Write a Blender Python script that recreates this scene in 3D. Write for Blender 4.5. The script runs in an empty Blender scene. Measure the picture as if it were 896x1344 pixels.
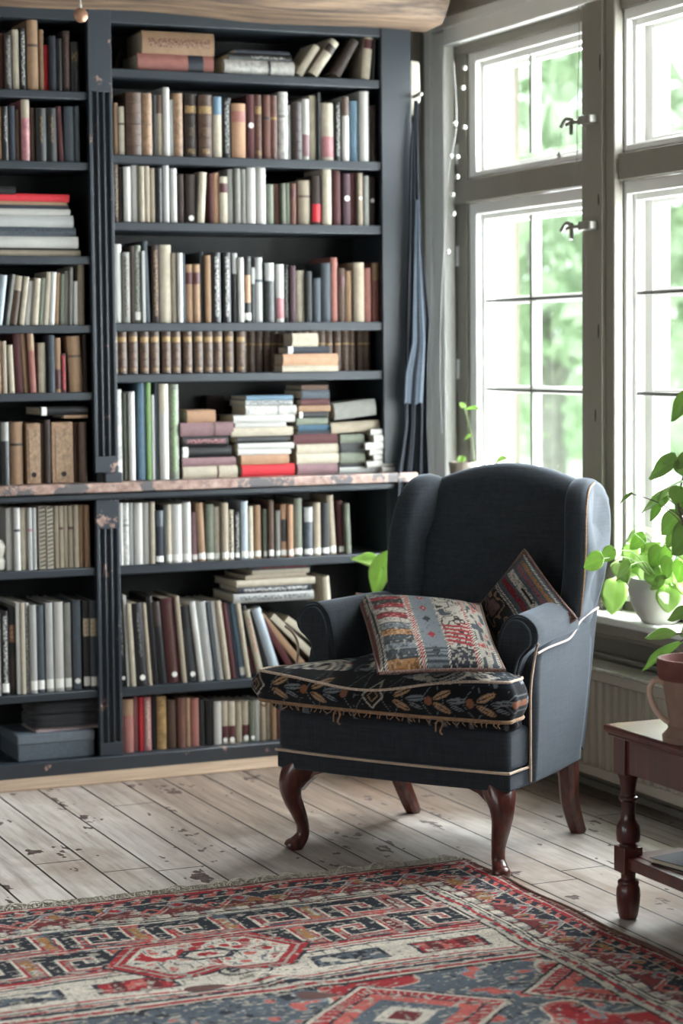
WORLD, E_RIGHT, E_LEFT = 4.4, 62, 12
import bpy, bmesh, math, random
import numpy as np
from mathutils import Vector, Matrix, Euler
random.seed(7); rng = np.random.RandomState(11)
S = bpy.context.scene
COL = S.collection
PI = math.pi
def R(d): return math.radians(d)
def V(*a): return Vector(a)

# ------------------------------------------------------------------ camera
FPX, PITCH, ROLL, HEAD, EYE = 2824.126, R(4.31620779), R(-0.5529), R(66.67785), 1.28
fw = V(math.cos(HEAD), math.sin(HEAD), 0); rt = V(math.sin(HEAD), -math.cos(HEAD), 0); zz = V(0, 0, 1)
cf = math.cos(PITCH)*fw - math.sin(PITCH)*zz; cu = math.sin(PITCH)*fw + math.cos(PITCH)*zz
cX = math.cos(ROLL)*rt + math.sin(ROLL)*cu; cU = -math.sin(ROLL)*rt + math.cos(ROLL)*cu
CAM = V(0, 0, EYE)
def ray(x, y): return cf + cX*((x-448)/FPX) - cU*((y-672)/FPX)
def onY(x, y, Y): d = ray(x, y); return CAM + d*(Y/d.y)
def onX(x, y, X): d = ray(x, y); return CAM + d*(X/d.x)
def onZ(x, y, Z=0.0): d = ray(x, y); return CAM + d*((Z-EYE)/d.z)
cd = bpy.data.cameras.new('camera'); cam = bpy.data.objects.new('camera', cd); COL.objects.link(cam)
m = Matrix((cX, cU, -cf)).transposed().to_4x4(); m.translation = CAM; cam.matrix_world = m
cd.sensor_fit = 'VERTICAL'; cd.sensor_height = 36; cd.sensor_width = 36; cd.lens = FPX/1344*36
cd.clip_end = 200; cd.dof.use_dof = True; cd.dof.focus_distance = 5.15; cd.dof.aperture_fstop = 3.0
S.camera = cam
S.view_settings.view_transform = 'Standard'; S.view_settings.look = 'None'
S.view_settings.gamma = 1; S.view_settings.use_curve_mapping = False
S.view_settings.exposure = -0.28

# ------------------------------------------------------------------ materials
def lin(c):
    return tuple(((v/255)/12.92 if v/255 <= .04045 else ((v/255+.055)/1.055)**2.4) for v in c)
class NT:
    def __init__(s, name):
        s.m = bpy.data.materials.new(name); s.m.use_nodes = True; s.t = s.m.node_tree
        s.n = s.t.nodes; s.l = s.t.links; s.b = s.n['Principled BSDF']
    def add(s, typ, **k):
        n = s.n.new(typ)
        for a, v in k.items():
            if a.startswith('_'): n.inputs[a[1:].replace('_', ' ')].default_value = v
            else: setattr(n, a, v)
        return n
    def link(s, a, b): s.l.new(a, b)
    def coord(s, which='Object', scale=(1, 1, 1), rot=(0, 0, 0)):
        c = s.add('ShaderNodeTexCoord'); mp = s.add('ShaderNodeMapping')
        mp.inputs['Scale'].default_value = scale; mp.inputs['Rotation'].default_value = rot
        s.link(c.outputs[which], mp.inputs['Vector']); return mp.outputs[0]
    def noise(s, co, scale, detail=3, rough=.5):
        n = s.add('ShaderNodeTexNoise'); n.inputs['Scale'].default_value = scale
        n.inputs['Detail'].default_value = detail; n.inputs['Roughness'].default_value = rough
        if co is not None: s.link(co, n.inputs['Vector'])
        return n.outputs['Fac']
    def ramp(s, fac, stops, interp='LINEAR'):
        r = s.add('ShaderNodeValToRGB'); r.color_ramp.interpolation = interp
        e = r.color_ramp.elements
        while len(e) < len(stops): e.new(.5)
        for i, (p, c) in enumerate(stops):
            e[i].position = p; e[i].color = (*c, 1) if len(c) == 3 else c
        s.link(fac, r.inputs[0]); return r.outputs[0]
    def mix(s, fac, a, b, mode='MIX'):
        n = s.add('ShaderNodeMix', data_type='RGBA', blend_type=mode)
        for i, v in ((0, fac), (6, a), (7, b)):
            if isinstance(v, (int, float)): n.inputs[i].default_value = v
            elif isinstance(v, tuple): n.inputs[i].default_value = (*v, 1)
            else: s.link(v, n.inputs[i])
        return n.outputs[2]
    def math(s, op, a, b=0.0, c=0.0):
        n = s.add('ShaderNodeMath', operation=op)
        for i, v in enumerate((a, b, c)):
            if isinstance(v, (int, float)): n.inputs[i].default_value = v
            else: s.link(v, n.inputs[i])
        return n.outputs[0]
    def bump(s, h, strength=.3, dist=.002):
        n = s.add('ShaderNodeBump'); n.inputs['Strength'].default_value = strength; n.inputs['Distance'].default_value = dist
        s.link(h, n.inputs['Height']); s.link(n.outputs[0], s.b.inputs['Normal'])
    def set(s, col=None, rough=None, **k):
        if col is not None:
            if isinstance(col, tuple): s.b.inputs['Base Color'].default_value = (*col, 1)
            else: s.link(col, s.b.inputs['Base Color'])
        if rough is not None: s.b.inputs['Roughness'].default_value = rough
        for a, v in k.items(): s.b.inputs[a.replace('_', ' ')].default_value = v
        return s
_mc = {}
def mat(name, rgb, rough=.6, var=.25, scale=30, bump=.15, **k):
    """plain material with mottled procedural colour and fine bump"""
    key = (name, rgb)
    if key in _mc: return _mc[key]
    t = NT(name); c = lin(rgb); co = t.coord()
    n = t.noise(co, scale, 4)
    lo = tuple(v*(1-var) for v in c); hi = tuple(min(1, v*(1+var*.7)) for v in c)
    t.set(t.ramp(n, [(.3, lo), (.7, hi)]), rough, **k)
    if bump: t.bump(t.noise(co, scale*8, 2), bump)
    _mc[key] = t.m; return t.m

# ------------------------------------------------------------------ mesh helpers
class MB:
    def __init__(s): s.v = []; s.f = []
    def quadgrid(s, P, nu, nv, cu_=False, cv_=False, flip=False):
        b = len(s.v); s.v += [tuple(p) for p in P]
        for i in range(nu if cu_ else nu-1):
            for j in range(nv if cv_ else nv-1):
                a, c, d, e = i*nv+j, ((i+1) % nu)*nv+j, ((i+1) % nu)*nv+(j+1) % nv, i*nv+(j+1) % nv
                s.f.append(tuple(b+q for q in ((a, e, d, c) if flip else (a, c, d, e))))
        return s
    def box(s, a, b):
        x0, y0, z0 = a; x1, y1, z1 = b; n = len(s.v)
        s.v += [(x0, y0, z0), (x1, y0, z0), (x1, y1, z0), (x0, y1, z0), (x0, y0, z1), (x1, y0, z1), (x1, y1, z1), (x0, y1, z1)]
        s.f += [tuple(n+i for i in q) for q in ((0, 3, 2, 1), (4, 5, 6, 7), (0, 1, 5, 4), (1, 2, 6, 5), (2, 3, 7, 6), (3, 0, 4, 7))]
        return s
    def prism(s, poly, axis, a, b, fn=None):
        """poly in the two other axes (x,y / y,z / x,z order), extruded a..b on axis"""
        n = len(s.v); k = len(poly)
        for c in (a, b):
            for p, q in poly:
                w = {'x': (c, p, q), 'y': (p, c, q), 'z': (p, q, c)}[axis]
                s.v.append(fn(*w) if fn else w)
        s.f.append(tuple(n+i for i in range(k))); s.f.append(tuple(n+k+i for i in reversed(range(k))))
        for i in range(k):
            j = (i+1) % k; s.f.append((n+i, n+k+i, n+k+j, n+j))
        return s
    def lathe(s, prof, c=(0, 0, 0), seg=28, cap=True):
        n = len(s.v); m_ = len(prof)
        for r, z in prof:
            for i in range(seg):
                a = 2*PI*i/seg; s.v.append((c[0]+r*math.cos(a), c[1]+r*math.sin(a), c[2]+z))
        for j in range(m_-1):
            for i in range(seg):
                k = (i+1) % seg; s.f.append((n+j*seg+i, n+j*seg+k, n+(j+1)*seg+k, n+(j+1)*seg+i))
        if cap:
            s.f.append(tuple(n+i for i in reversed(range(seg)))); s.f.append(tuple(n+(m_-1)*seg+i for i in range(seg)))
        return s
    def tube(s, pts, rad, seg=8, cap=True, sq=None):
        pts = [Vector(p) for p in pts]; n = len(s.v); N = len(pts)
        if isinstance(rad, (int, float)): rad = [rad]*N
        t = (pts[1]-pts[0]).normalized(); up = V(0, 0, 1) if abs(t.z) < .9 else V(0, 1, 0)
        x = t.cross(up).normalized()
        for i in range(N):
            t = (pts[min(i+1, N-1)]-pts[max(i-1, 0)]).normalized()
            x = (x - t*x.dot(t)).normalized(); y = t.cross(x)
            for k in range(seg):
                a = 2*PI*k/seg; c_, s_ = math.cos(a), math.sin(a)
                if sq:
                    mx = max(abs(c_), abs(s_)); f_ = 1+(1/mx-1)*sq; c_ *= f_; s_ *= f_
                s.v.append(tuple(pts[i]+(x*c_+y*s_)*rad[i]))
        for i in range(N-1):
            for k in range(seg):
                j = (k+1) % seg; s.f.append((n+i*seg+k, n+i*seg+j, n+(i+1)*seg+j, n+(i+1)*seg+k))
        if cap:
            s.f.append(tuple(n+k for k in reversed(range(seg)))); s.f.append(tuple(n+(N-1)*seg+k for k in range(seg)))
        return s
    def sphere(s, c, r, seg=12, sc=(1, 1, 1)):
        k = seg//2; prof = [(r*max(.02, math.sin(PI*i/k)), -r*math.cos(PI*i/k)) for i in range(k+1)]
        n = len(s.v); s.lathe(prof, (0, 0, 0), seg)
        for i in range(n, len(s.v)):
            v = s.v[i]; s.v[i] = (c[0]+v[0]*sc[0], c[1]+v[1]*sc[1], c[2]+v[2]*sc[2])
        return s
    def build(s, name, m_, parent=None, smooth=False, bevel=0, seg=2, subd=0, loc=None, rot=None, angle=35):
        me = bpy.data.meshes.new(name); me.from_pydata(s.v, [], s.f); me.update()
        bm = bmesh.new(); bm.from_mesh(me); bmesh.ops.recalc_face_normals(bm, faces=bm.faces); bm.to_mesh(me); bm.free()
        if m_ is not None: me.materials.append(m_)
        o = bpy.data.objects.new(name, me); COL.objects.link(o)
        if parent is not None: o.parent = parent
        if loc is not None: o.location = loc
        if rot is not None: o.rotation_euler = rot
        if smooth or bevel:
            me.polygons.foreach_set('use_smooth', [True]*len(me.polygons))
            try: me.set_sharp_from_angle(angle=R(angle))
            except Exception: pass
        if bevel:
            b = o.modifiers.new('bevel', 'BEVEL'); b.width = bevel; b.segments = seg; b.limit_method = 'ANGLE'; b.angle_limit = R(40)
        if subd:
            q = o.modifiers.new('sub', 'SUBSURF'); q.levels = subd; q.render_levels = subd
        return o
def paint(o, fn):
    """colour attribute from a pattern function of the mesh's own vertex positions (N,3) -> (N,3) linear rgb"""
    me = o.data; n = len(me.vertices); co = np.empty(n*3); me.vertices.foreach_get('co', co); co = co.reshape(-1, 3)
    c = np.ones((n, 4)); c[:, :3] = fn(co)
    at = me.color_attributes.new('pattern', 'FLOAT_COLOR', 'POINT'); at.data.foreach_set('color', c.ravel())
def tag(o, label=None, cat=None, group=None, kind=None):
    if label: o['label'] = label
    if cat: o['category'] = cat
    if group: o['group'] = group
    if kind: o['kind'] = kind
    return o
def empty(name, loc=(0, 0, 0), rot=(0, 0, 0)):
    o = bpy.data.objects.new(name, None); COL.objects.link(o); o.location = loc; o.rotation_euler = rot; o.empty_display_size = .05
    return o
def cr(pts, n=8, closed=False):
    """catmull-rom through points"""
    P = [Vector(p) for p in pts]; out = []; N = len(P)
    for i in range(N if closed else N-1):
        if closed: a, b, c, d = P[(i-1) % N], P[i], P[(i+1) % N], P[(i+2) % N]
        else: a, b, c, d = P[max(i-1, 0)], P[i], P[i+1], P[min(i+2, N-1)]
        for k in range(n):
            t = k/n; out.append(.5*((2*b)+(c-a)*t+(2*a-5*b+4*c-d)*t*t+(3*b-a-3*c+d)*t**3))
    if not closed: out.append(P[-1])
    return out
def vnoise(x, y, seed=0):
    """smooth value noise, numpy"""
    xi = np.floor(x).astype(int); yi = np.floor(y).astype(int); xf = x-xi; yf = y-yi
    def h(a, b):
        n = np.sin((a*127.1+b*311.7+seed*74.7))*43758.5453; return n-np.floor(n)
    u = xf*xf*(3-2*xf); v = yf*yf*(3-2*yf)
    return (h(xi, yi)*(1-u)+h(xi+1, yi)*u)*(1-v)+(h(xi, yi+1)*(1-u)+h(xi+1, yi+1)*u)*v
def hsh(a, seed=0):
    n = np.sin(a*91.17+seed*37.3)*43758.5453; return n-np.floor(n)

# ---- shared materials
def painted(name, rgb, rough=.45, chip=None, chip_th=.68, chip_scale=18, streak=.12):
    t = NT(name); c = lin(rgb); co = t.coord(scale=(1, 1, .25)); n = t.noise(co, 9, 5, .6)
    col = t.ramp(n, [(.25, tuple(v*(1-streak) for v in c)), (.75, tuple(v*(1+streak) for v in c))])
    if chip:
        c2 = t.coord(); n2 = t.noise(c2, chip_scale, 6, .7)
        f = t.ramp(n2, [(chip_th, (0, 0, 0)), (chip_th+.02, (1, 1, 1))])
        wood = t.ramp(t.noise(c2, 40, 3), [(.3, lin((120, 92, 84))), (.7, lin((176, 150, 138)))])
        col = t.mix(f, col, wood)
    t.set(col, rough); t.bump(t.noise(t.coord(scale=(60, 60, 6)), 3, 3), .12, .001); return t.m
def woodmat(name, dark, light, rough=.5, axis=(1, 1, 12), scale=6, bump=.3, coat=0):
    t = NT(name); sc = tuple(12 if a == 1 else 1 for a in axis)
    co = t.coord(scale=sc); n = t.noise(co, scale, 6, .65)
    t.set(t.ramp(n, [(.3, lin(dark)), (.62, lin(light))]), rough, Coat_Weight=coat); t.bump(n, bump, .002); return t.m
M_case = painted('dark blue grey paint', (38, 45, 52), .42)
M_case_shade = painted('dark blue grey paint shaded inside', (21, 24, 28), .5)  # same paint, darkened to carry the shade inside the shelves
M_chip = painted('chipped dark paint', (43, 50, 58), .42, chip=True, chip_th=.62, chip_scale=14)
M_edge = painted('worn counter edge', (84, 80, 82), .5, chip=True, chip_th=.47, chip_scale=9)
M_white = painted('white gloss paint', (240, 240, 236), .3, streak=.03)
M_trim = painted('warm grey paint', (136, 131, 121), .45, streak=.06)
M_wall = mat('warm grey wall paint', (156, 150, 139), .8, .06, 5, .1)
M_room = mat('dim plaster', (118, 112, 104), .9, .05, 4, .1)
# ------------------------------------------------------------------ the room
XW, YB, YF = 3.15, 6.56, 6.26
def floor_mat():
    t = NT('whitewashed worn floorboards'); co = t.coord('Object')
    sp = t.add('ShaderNodeSeparateXYZ'); t.link(co, sp.inputs[0]); x, y = sp.outputs[0], sp.outputs[1]
    px = t.math('DIVIDE', t.math('ADD', x, .02), .128); idx = t.math('FLOOR', px); fr = t.math('FRACT', px)
    wn = t.add('ShaderNodeTexWhiteNoise', noise_dimensions='1D'); t.link(idx, wn.inputs['W']); rnd = wn.outputs['Value']
    # end joints
    yy = t.math('ADD', t.math('DIVIDE', y, 2.3), t.math('MULTIPLY', rnd, 7.3)); yf = t.math('FRACT', yy)
    seam = t.math('MULTIPLY', t.math('GREATER_THAN', fr, .03), t.math('LESS_THAN', fr, .985))
    seam = t.math('MULTIPLY', seam, t.math('GREATER_THAN', yf, .0022))
    cb = t.add('ShaderNodeCombineXYZ'); t.link(t.math('MULTIPLY', x, 22), cb.inputs[0]); t.link(t.math('MULTIPLY', y, 1.4), cb.inputs[1]); t.link(t.math('MULTIPLY', idx, 3.7), cb.inputs[2])
    g = t.noise(cb.outputs[0], 1.6, 6, .65)
    base = t.ramp(g, [(.28, lin((164, 154, 146))), (.5, lin((206, 199, 192))), (.75, lin((228, 223, 217)))])
    tint = t.ramp(rnd, [(0, (.86, .83, .8)), (1, (1, 1, 1))])
    base = t.mix(1.0, base, tint, 'MULTIPLY')
    # worn patches back to brown wood, big and soft
    n1 = t.noise(t.coord(scale=(1, .55, 1)), 2.2, 5, .6)
    f1 = t.ramp(n1, [(.5, (0, 0, 0)), (.66, (.8, .8, .8))])
    base = t.mix(f1, base, lin((142, 118, 100)))
    # bare, foot-worn boards by the bookcase, with the chair's shadow painted into their brown
    wear_shade = t.math('ADD', t.math('MULTIPLY', t.math('SUBTRACT', y, 4.86), 2.3), t.math('MULTIPLY', t.math('SUBTRACT', t.noise(t.coord(scale=(2.2, 1, 1)), 1.9, 4, .6), .5), 3.2))
    wear_shade = t.math('MULTIPLY', t.math('MINIMUM', t.math('MAXIMUM', wear_shade, 0.0), 1.0), t.math('MINIMUM', t.math('MAXIMUM', t.math('MULTIPLY', t.math('SUBTRACT', x, 1.62), 2.4), 0.0), .8))
    bw_ = t.ramp(g, [(.3, lin((84, 64, 52))), (.7, lin((134, 108, 88)))]); base = t.mix(wear_shade, base, bw_)
    # dark knots and scars
    cb2 = t.add('ShaderNodeCombineXYZ'); t.link(t.math('MULTIPLY', x, 9), cb2.inputs[0]); t.link(t.math('MULTIPLY', y, 4.6), cb2.inputs[1]); t.link(idx, cb2.inputs[2])
    n2 = t.noise(cb2.outputs[0], 1.25, 3, .75)
    f2 = t.ramp(n2, [(.63, (0, 0, 0)), (.645, (1, 1, 1))])
    dk = t.ramp(t.noise(co, 60, 3), [(.35, lin((58, 48, 46))), (.65, lin((112, 92, 86)))])
    base = t.mix(f2, base, dk)
    sd = t.ramp(seam, [(0, (.03, .028, .026)), (1, (1, 1, 1))])
    base = t.mix(1.0, base, sd, 'MULTIPLY')
    t.set(base, .5)
    h = t.math('ADD', t.math('MULTIPLY', seam, 1.0), t.math('MULTIPLY', g, .25)); t.bump(h, .6, .004)
    return t.m
FX0, FY0 = -2.2, -1.6
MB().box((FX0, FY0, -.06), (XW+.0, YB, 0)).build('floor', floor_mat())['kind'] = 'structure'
MB().box((1.0, 6.085, .0), (XW-.02, 6.255, .006)).build('trim_1', woodmat('bare tan floorboard', (150, 125, 104), (190, 166, 142), .55, (0, 1, 1)), bevel=.002)['kind'] = 'structure'
MB().box((FX0-.2, FY0-.2, 2.62), (XW+.5, YB+.2, 2.72)).build('ceiling', M_room)['kind'] = 'structure'
MB().box((FX0-.15, YB, -.06), (XW+.35, YB+.15, 2.62)).build('wall_back', M_wall)['kind'] = 'structure'
MB().box((FX0-.15, FY0-.15, -.06), (XW+.35, FY0, 2.62)).build('wall_front', M_room)['kind'] = 'structure'
# left wall with two openings for daylight
w = MB(); X0 = FX0
w.box((X0-.15, FY0, -.06), (X0, YB, .7)).box((X0-.15, FY0, 2.2), (X0, YB, 2.62))
for a, b in ((FY0, .2), (1.9, 2.6), (4.3, YB)): w.box((X0-.15, a, .7), (X0, b, 2.2))
w.build('wall_left', M_room)['kind'] = 'structure'

# window wall: openings between posts
Z0, Z1 = .52, 2.335
posts = [(6.40, 6.56), (5.335, 5.52), (4.275, 4.46), (3.215, 3.40), (2.155, 2.34), (-1.6, 1.28)]
w = MB(); w.box((XW, FY0, -.06), (XW+.22, YB, Z0-.02)); w.box((XW, FY0, Z1), (XW+.22, YB, 2.62))
w.box((XW, 6.40, Z0-.02), (XW+.22, 6.56, Z1)); w.box((XW, FY0, Z0-.02), (XW+.22, 1.28, Z1))
w.build('wall_right', M_wall)['kind'] = 'structure'
# window glass
def glass_mat():
    t = NT('window glass'); t.n.remove(t.b); o = t.n['Material Output']
    tr = t.add('ShaderNodeBsdfTransparent'); tr.inputs[0].default_value = (.97, .98, .975, 1)
    gl = t.add('ShaderNodeBsdfGlossy'); gl.inputs['Roughness'].default_value = .03
    mx = t.add('ShaderNodeMixShader'); mx.inputs[0].default_value = .05
    t.link(tr.outputs[0], mx.inputs[1]); t.link(gl.outputs[0], mx.inputs[2]); t.link(mx.outputs[0], o.inputs[0]); return t.m
M_glass = glass_mat(); M_bar = painted('grey putty line', (104, 102, 98), .5); M_metal = mat('aged nickel', (150, 148, 140), .4, .2, 40, 0, Metallic=.5)
def frame_ring(mb, x0, x1, ya, yb, za, zb, t, tt=None, tb=None):
    """rectangular frame, ya<yb"""
    mb.box((x0, ya, za), (x1, ya+t, zb)); mb.box((x0, yb-t, za), (x1, yb, zb))
    tt = tt or t; tb = tb or t; mb.box((x0, ya+t, za), (x1, yb-t, za+tb)); mb.box((x0, ya+t, zb-tt), (x1, yb-t, zb))
def window(ya, yb, n, off=.01):
    """one bay: fixed grey frame, an upper and a lower casement, each with inner white sash and outer barred sash"""
    root = empty('window_%d' % n, (XW, (ya+yb)/2, Z0)); root['kind'] = 'structure'
    P = lambda mb, name, mm, **k: mb.build(name, mm, root, **k)
    g = MB()   # grey rebate frame + transom
    frame_ring(g, XW+.045, XW+.20, ya, yb, Z0, Z1, .028)
    g.box((XW+.015, ya, 1.752), (XW+.20, yb, 1.826))
    g.box((XW+.022, ya, 2.230), (XW+.20, yb, Z1)); g.box((XW+.025, yb-off+.002, Z0), (XW+.20, yb, Z1))
    o = P(g, 'window_frame', M_trim, bevel=.003); o.location = -root.location
    tz = 1.79
    for za, zb, bars, nm in ((Z0+.03, 1.748, (1.147, 1.432), 'lower'), (1.832, 2.236, (), 'upper')):
        s = MB(); frame_ring(s, XW+.035, XW+.075, ya+.02, yb-off, za, zb, .05, .036, .018)
        # bevelled inner lip
        frame_ring(s, XW+.058, XW+.09, ya+.065, yb-off-.045, za+.016, zb-.032, .018, .022, .01)
        so = P(s, 'casement', M_white, bevel=.004); so.location = -root.location
        u = MB(); frame_ring(u, XW+.095, XW+.12, ya+.045, yb-.055, za+.0, zb-.02, .048, .045, .040)
        ym = (ya+.02+yb-off+.018)/2+.02; yo = ym+.045
        u.box((XW+.098, yo-.013, za+.06), (XW+.118, yo+.013, zb-.06))
        for z in bars: u.box((XW+.099, ya+.09, z-.010), (XW+.117, yb-.1, z+.012))
        uo = P(u, 'outer_sash', M_white, bevel=.003); uo.location = -root.location
        gg = MB(); gg.box((XW+.107, ya+.09, za+.06), (XW+.109, yb-.1, zb-.06)); go = P(gg, 'pane', M_glass); go.location = -root.location
        # slim glazing bars on the inner sash, dark putty edge
        b = MB(); b.box((XW+.062, ym-.006, za+.05), (XW+.078, ym+.006, zb-.05))
        for z in bars: b.box((XW+.062, ya+.07, z-.005), (XW+.078, yb-off-.06, z+.005))
        bo = P(b, 'glazing_bar', M_bar, bevel=.002); bo.location = -root.location
    for z in (1.912, 1.58, 1.21):
        h = MB(); h.tube([(XW+.03, yb-.02, z-.03), (XW+.03, yb-.02, z+.035)], .011, 10); ho = P(h, 'hinge', M_white, smooth=True); ho.location = -root.location
    return root
for a_, b_, n_, o_ in ((5.50, 6.40, 1, .084), (4.44, 5.385, 2, .01), (3.38, 4.325, 3, .01), (2.32, 3.265, 4, .01), (1.27, 2.205, 5, .01)): window(a_, b_, n_, o_)
# posts between the windows
for i, (a, b) in enumerate(posts[1:5]):
    p = MB(); p.box((XW-.014, a+.045, Z0), (XW+.02, b-.045, Z1)); p.box((XW+.0, a, Z0), (XW+.03, b, Z1)); p.box((XW+.028, a+.05, Z0), (XW+.2, b-.02, Z1))
    p.build('trim_%d' % (2+i), M_trim, bevel=.004)['kind'] = 'structure'
kn = MB()
for px, py, L_ in ((787, 82, 24), (785, 262, 16), (785, 435, 20), (781, 545, 18)):
    p = onX(px, py, XW-.0145); h_ = L_/FPX*5.9/2; kn.prism([(p.y+.004*math.cos(a*PI/6), p.z+h_*math.sin(a*PI/6)) for a in range(12)], 'x', XW-.0148, XW-.0135)
kn.build('trim_11', mat('dark knot showing through paint', (52, 46, 42), .6), None)['kind'] = 'structure'
# white casing round the window, sill, panel below
c = MB(); c.box((XW-.022, 6.385, Z0-.02), (XW+.02, 6.50, 2.31)); c.box((XW-.03, 6.47, Z0-.02), (XW+.0, 6.515, 2.335))

c.build('trim_6', M_white, bevel=.004)['kind'] = 'structure'
c = MB(); c.box((XW-.022, 1.2, 2.262), (XW+.04, 6.385, 2.335)); c.box((XW-.032, 1.2, 2.315), (XW+.0, 6.515, 2.35))
c.build('trim_7', M_white, bevel=.004)['kind'] = 'structure'
c = MB(); c.box((XW-.04, 1.2, 2.35), (XW, YB, 2.44)); c.box((XW-.02, 6.515, .0), (XW, 6.556, 2.35))
c.build('trim_8', M_trim, bevel=.004)['kind'] = 'structure'
s = MB(); s.box((XW-.085, 1.2, .500), (XW+.12, 6.52, .522)); s.build('trim_9', M_white, bevel=.006, seg=3)['kind'] = 'structure'
s = MB(); s.box((XW-.075, 1.2, .470), (XW, 6.52, .499)); s.box((XW-.05, 1.2, .452), (XW, 6.52, .469)); s.box((XW-.03, 1.2, .385), (XW, 6.52, .40)); s.box((XW-.02, 1.2, .372), (XW, 6.52, .385))
s.build('trim_10', M_trim, bevel=.004)['kind'] = 'structure'
s = MB(); s.box((XW-.018, FY0, 0), (XW, YB, .10)); s.box((XW-.03, FY0, 0), (XW, YB, .02)); s.build('baseboard_right', M_trim, bevel=.003)['kind'] = 'structure'

# casement stays on the post
for z in (1.929, 1.628):
    r = empty('window_latch', (XW-.012, 5.43, z))
    tag(r, 'metal casement latch on the grey window post, ' + ('upper of two' if z > 1.8 else 'lower of two'), 'window latch', 'window latches')
    a = MB(); a.box((-.03, -.028, -.012), (0, .04, .014)); a.build('latch_plate', M_metal, r, bevel=.004)
    a = MB(); a.tube([(-.022, .03, 0), (-.024, .085, .0), (-.026, .11, -.004)], .006, 8)
    a.tube([(-.024, .085, .012), (-.026, .083, -.035)], .006, 8)
    a.tube(cr([(-.026, .085, .008), (-.028, .11, .012), (-.03, .135, -.008)], 4), .006, 8); a.build('latch_handle', M_metal, r, smooth=True)
# string of small lights down the window jamb
r = empty('string_lights', (XW-.03, 6.36, 1.9)); tag(r, 'string of small clear bulbs hanging down the white window jamb', 'string lights')
pts = [(0, -.07, .30), (.01, -.068, .1), (.0, -.03, -.05), (-.005, .0, -.3), (-.005, .03, -.6), (0, .035, -.9)]
a = MB(); a.tube(cr(pts, 6), .0015, 5); a.build('cable', mat('clear cable', (205, 205, 200), .4), r, smooth=True)
for px, py in ((609, 89), (607, 115), (609, 167), (597, 162), (600, 206), (600, 232), (595, 280), (592, 205), (594, 255), (588, 330)):
    p = onX(px, py, XW-.032); a = MB(); a.sphere((0, 0, 0), .008, 10); a.build('bulb', mat('frosted bulb', (235, 235, 228), .3, 0, 30, 0), r, smooth=True, loc=p-r.location)
r = empty('hanging_wire', (XW-.03, 5.46, 2.2)); tag(r, 'thin wire with a small paper tag hanging in front of the upper window', 'wire')
p0 = onX(759, 8, XW-.03); p1 = onX(757, 160, XW-.03); p2 = onX(751, 245, XW-.03)
a = MB(); a.tube([p-r.location for p in cr([p0, onX(760, 60, XW-.03), p1, onX(757, 205, XW-.03), p2], 5)], .0012, 5); a.build('wire', M_metal, r)
p = onX(733, 204, XW-.03)-r.location
a = MB(); a.prism([(p.y-.011, p.z-.004), (p.y+.002, p.z-.013), (p.y+.012, p.z+.004), (p.y-.002, p.z+.012)], 'x', p.x, p.x+.002); a.tube([p, p+V(0, .004, .06), p1-r.location], .0008, 4); a.build('paper_tag', mat('paper', (200, 198, 190), .8), r)

# radiator
r = empty('radiator', (XW-.08, 4.55, .07)); tag(r, 'cream ribbed panel radiator mounted below the windowsill', 'radiator')
prof = []; ya, yb = -1.25, 1.15; n = int((yb-ya)/.042)
for i in range(n):
    y = ya+i*.042
    prof += [(-.045, y), (-.045, y+.020), (-.037, y+.026), (-.037, y+.036)]
prof += [(-.045, yb), (-.03, yb), (-.03, ya)]
M_rad = mat('cream radiator enamel', (176, 168, 155), .4, .05, 6, .05)
MB().prism(prof, 'z', .03, .275).build('ribbed_panel', M_rad, r, bevel=.0015)
MB().box((-.048, ya-.01, .275), (-.03, yb+.01, .305)).box((-.046, ya-.01, 0), (-.03, yb+.01, .03)).box((-.03, ya-.01, .01), (.0, yb+.01, .29)).build('panel_frame', M_rad, r, bevel=.004)
MB().box((-.05, ya-.012, .305), (.045, yb+.012, .313)).build('top_grille', mat('pale enamel', (205, 200, 190), .35), r, bevel=.002)
MB().tube([(-.01, yb+.012, .03), (-.01, yb+.06, .03), (-.01, yb+.065, -.07)], .009, 10).build('pipe', M_rad, r, smooth=True)

# ceiling beam
def beam():
    r = MB(); N = 60; x0, x1 = FX0, 3.01
    pts = []
    for i in range(N+1):
        x = x0+(x1-x0)*i/N; w_ = .012*math.sin(x*4.1)+.008*math.sin(x*9.3+1)
        t = max(0, (x-2.6)/.4); e = .05*t*t
        for (y, z) in ((6.06+w_+e, 2.44), (6.045+w_+e, 2.36), (6.075+e, 2.315+w_*.5), (6.15, 2.298+w_*.4), (6.27, 2.29+w_*.5), (6.275, 2.44)):
            pts.append((x, y, z))
    r.quadgrid(pts, N+1, 6, cv_=True); k = len(r.v); r.f.append(tuple(range(6))); r.f.append(tuple(range(k-6, k)))
    t = NT('rough beam wood'); co = t.coord(scale=(.6, 9, 14)); n = t.noise(co, 3.2, 7, .7)
    t.set(t.ramp(n, [(.34, lin((38, 28, 22))), (.47, lin((96, 76, 60))), (.7, lin((150, 124, 98)))]), .7); t.bump(n, .6, .01)
    o = r.build('ceiling_beam', t.m, smooth=True, angle=60); tag(o, 'rough wooden beam running above the bookcase under the ceiling', 'beam')
beam()
r = empty('hanging_ornament', (0, 0, 0)); p = onY(106, 20, 5.98); r.location = p
tag(r, 'small round brass ornament hanging on a white cord from the ceiling', 'ornament')
MB().sphere((0, 0, 0), .0215, 20, (1, .45, 1)).build('disc', mat('worn copper', (168, 128, 104), .3, .4, 60, .2, Metallic=.5), r, smooth=True)
MB().tube([(0, 0, .02), (.001, 0, .3), (0, 0, 2.618-p.z)], .0016, 6).tube([(0, 0, .018), (0, 0, .03)], .004, 8).build('cord', mat('white cord', (220, 218, 210), .7), r)

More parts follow.
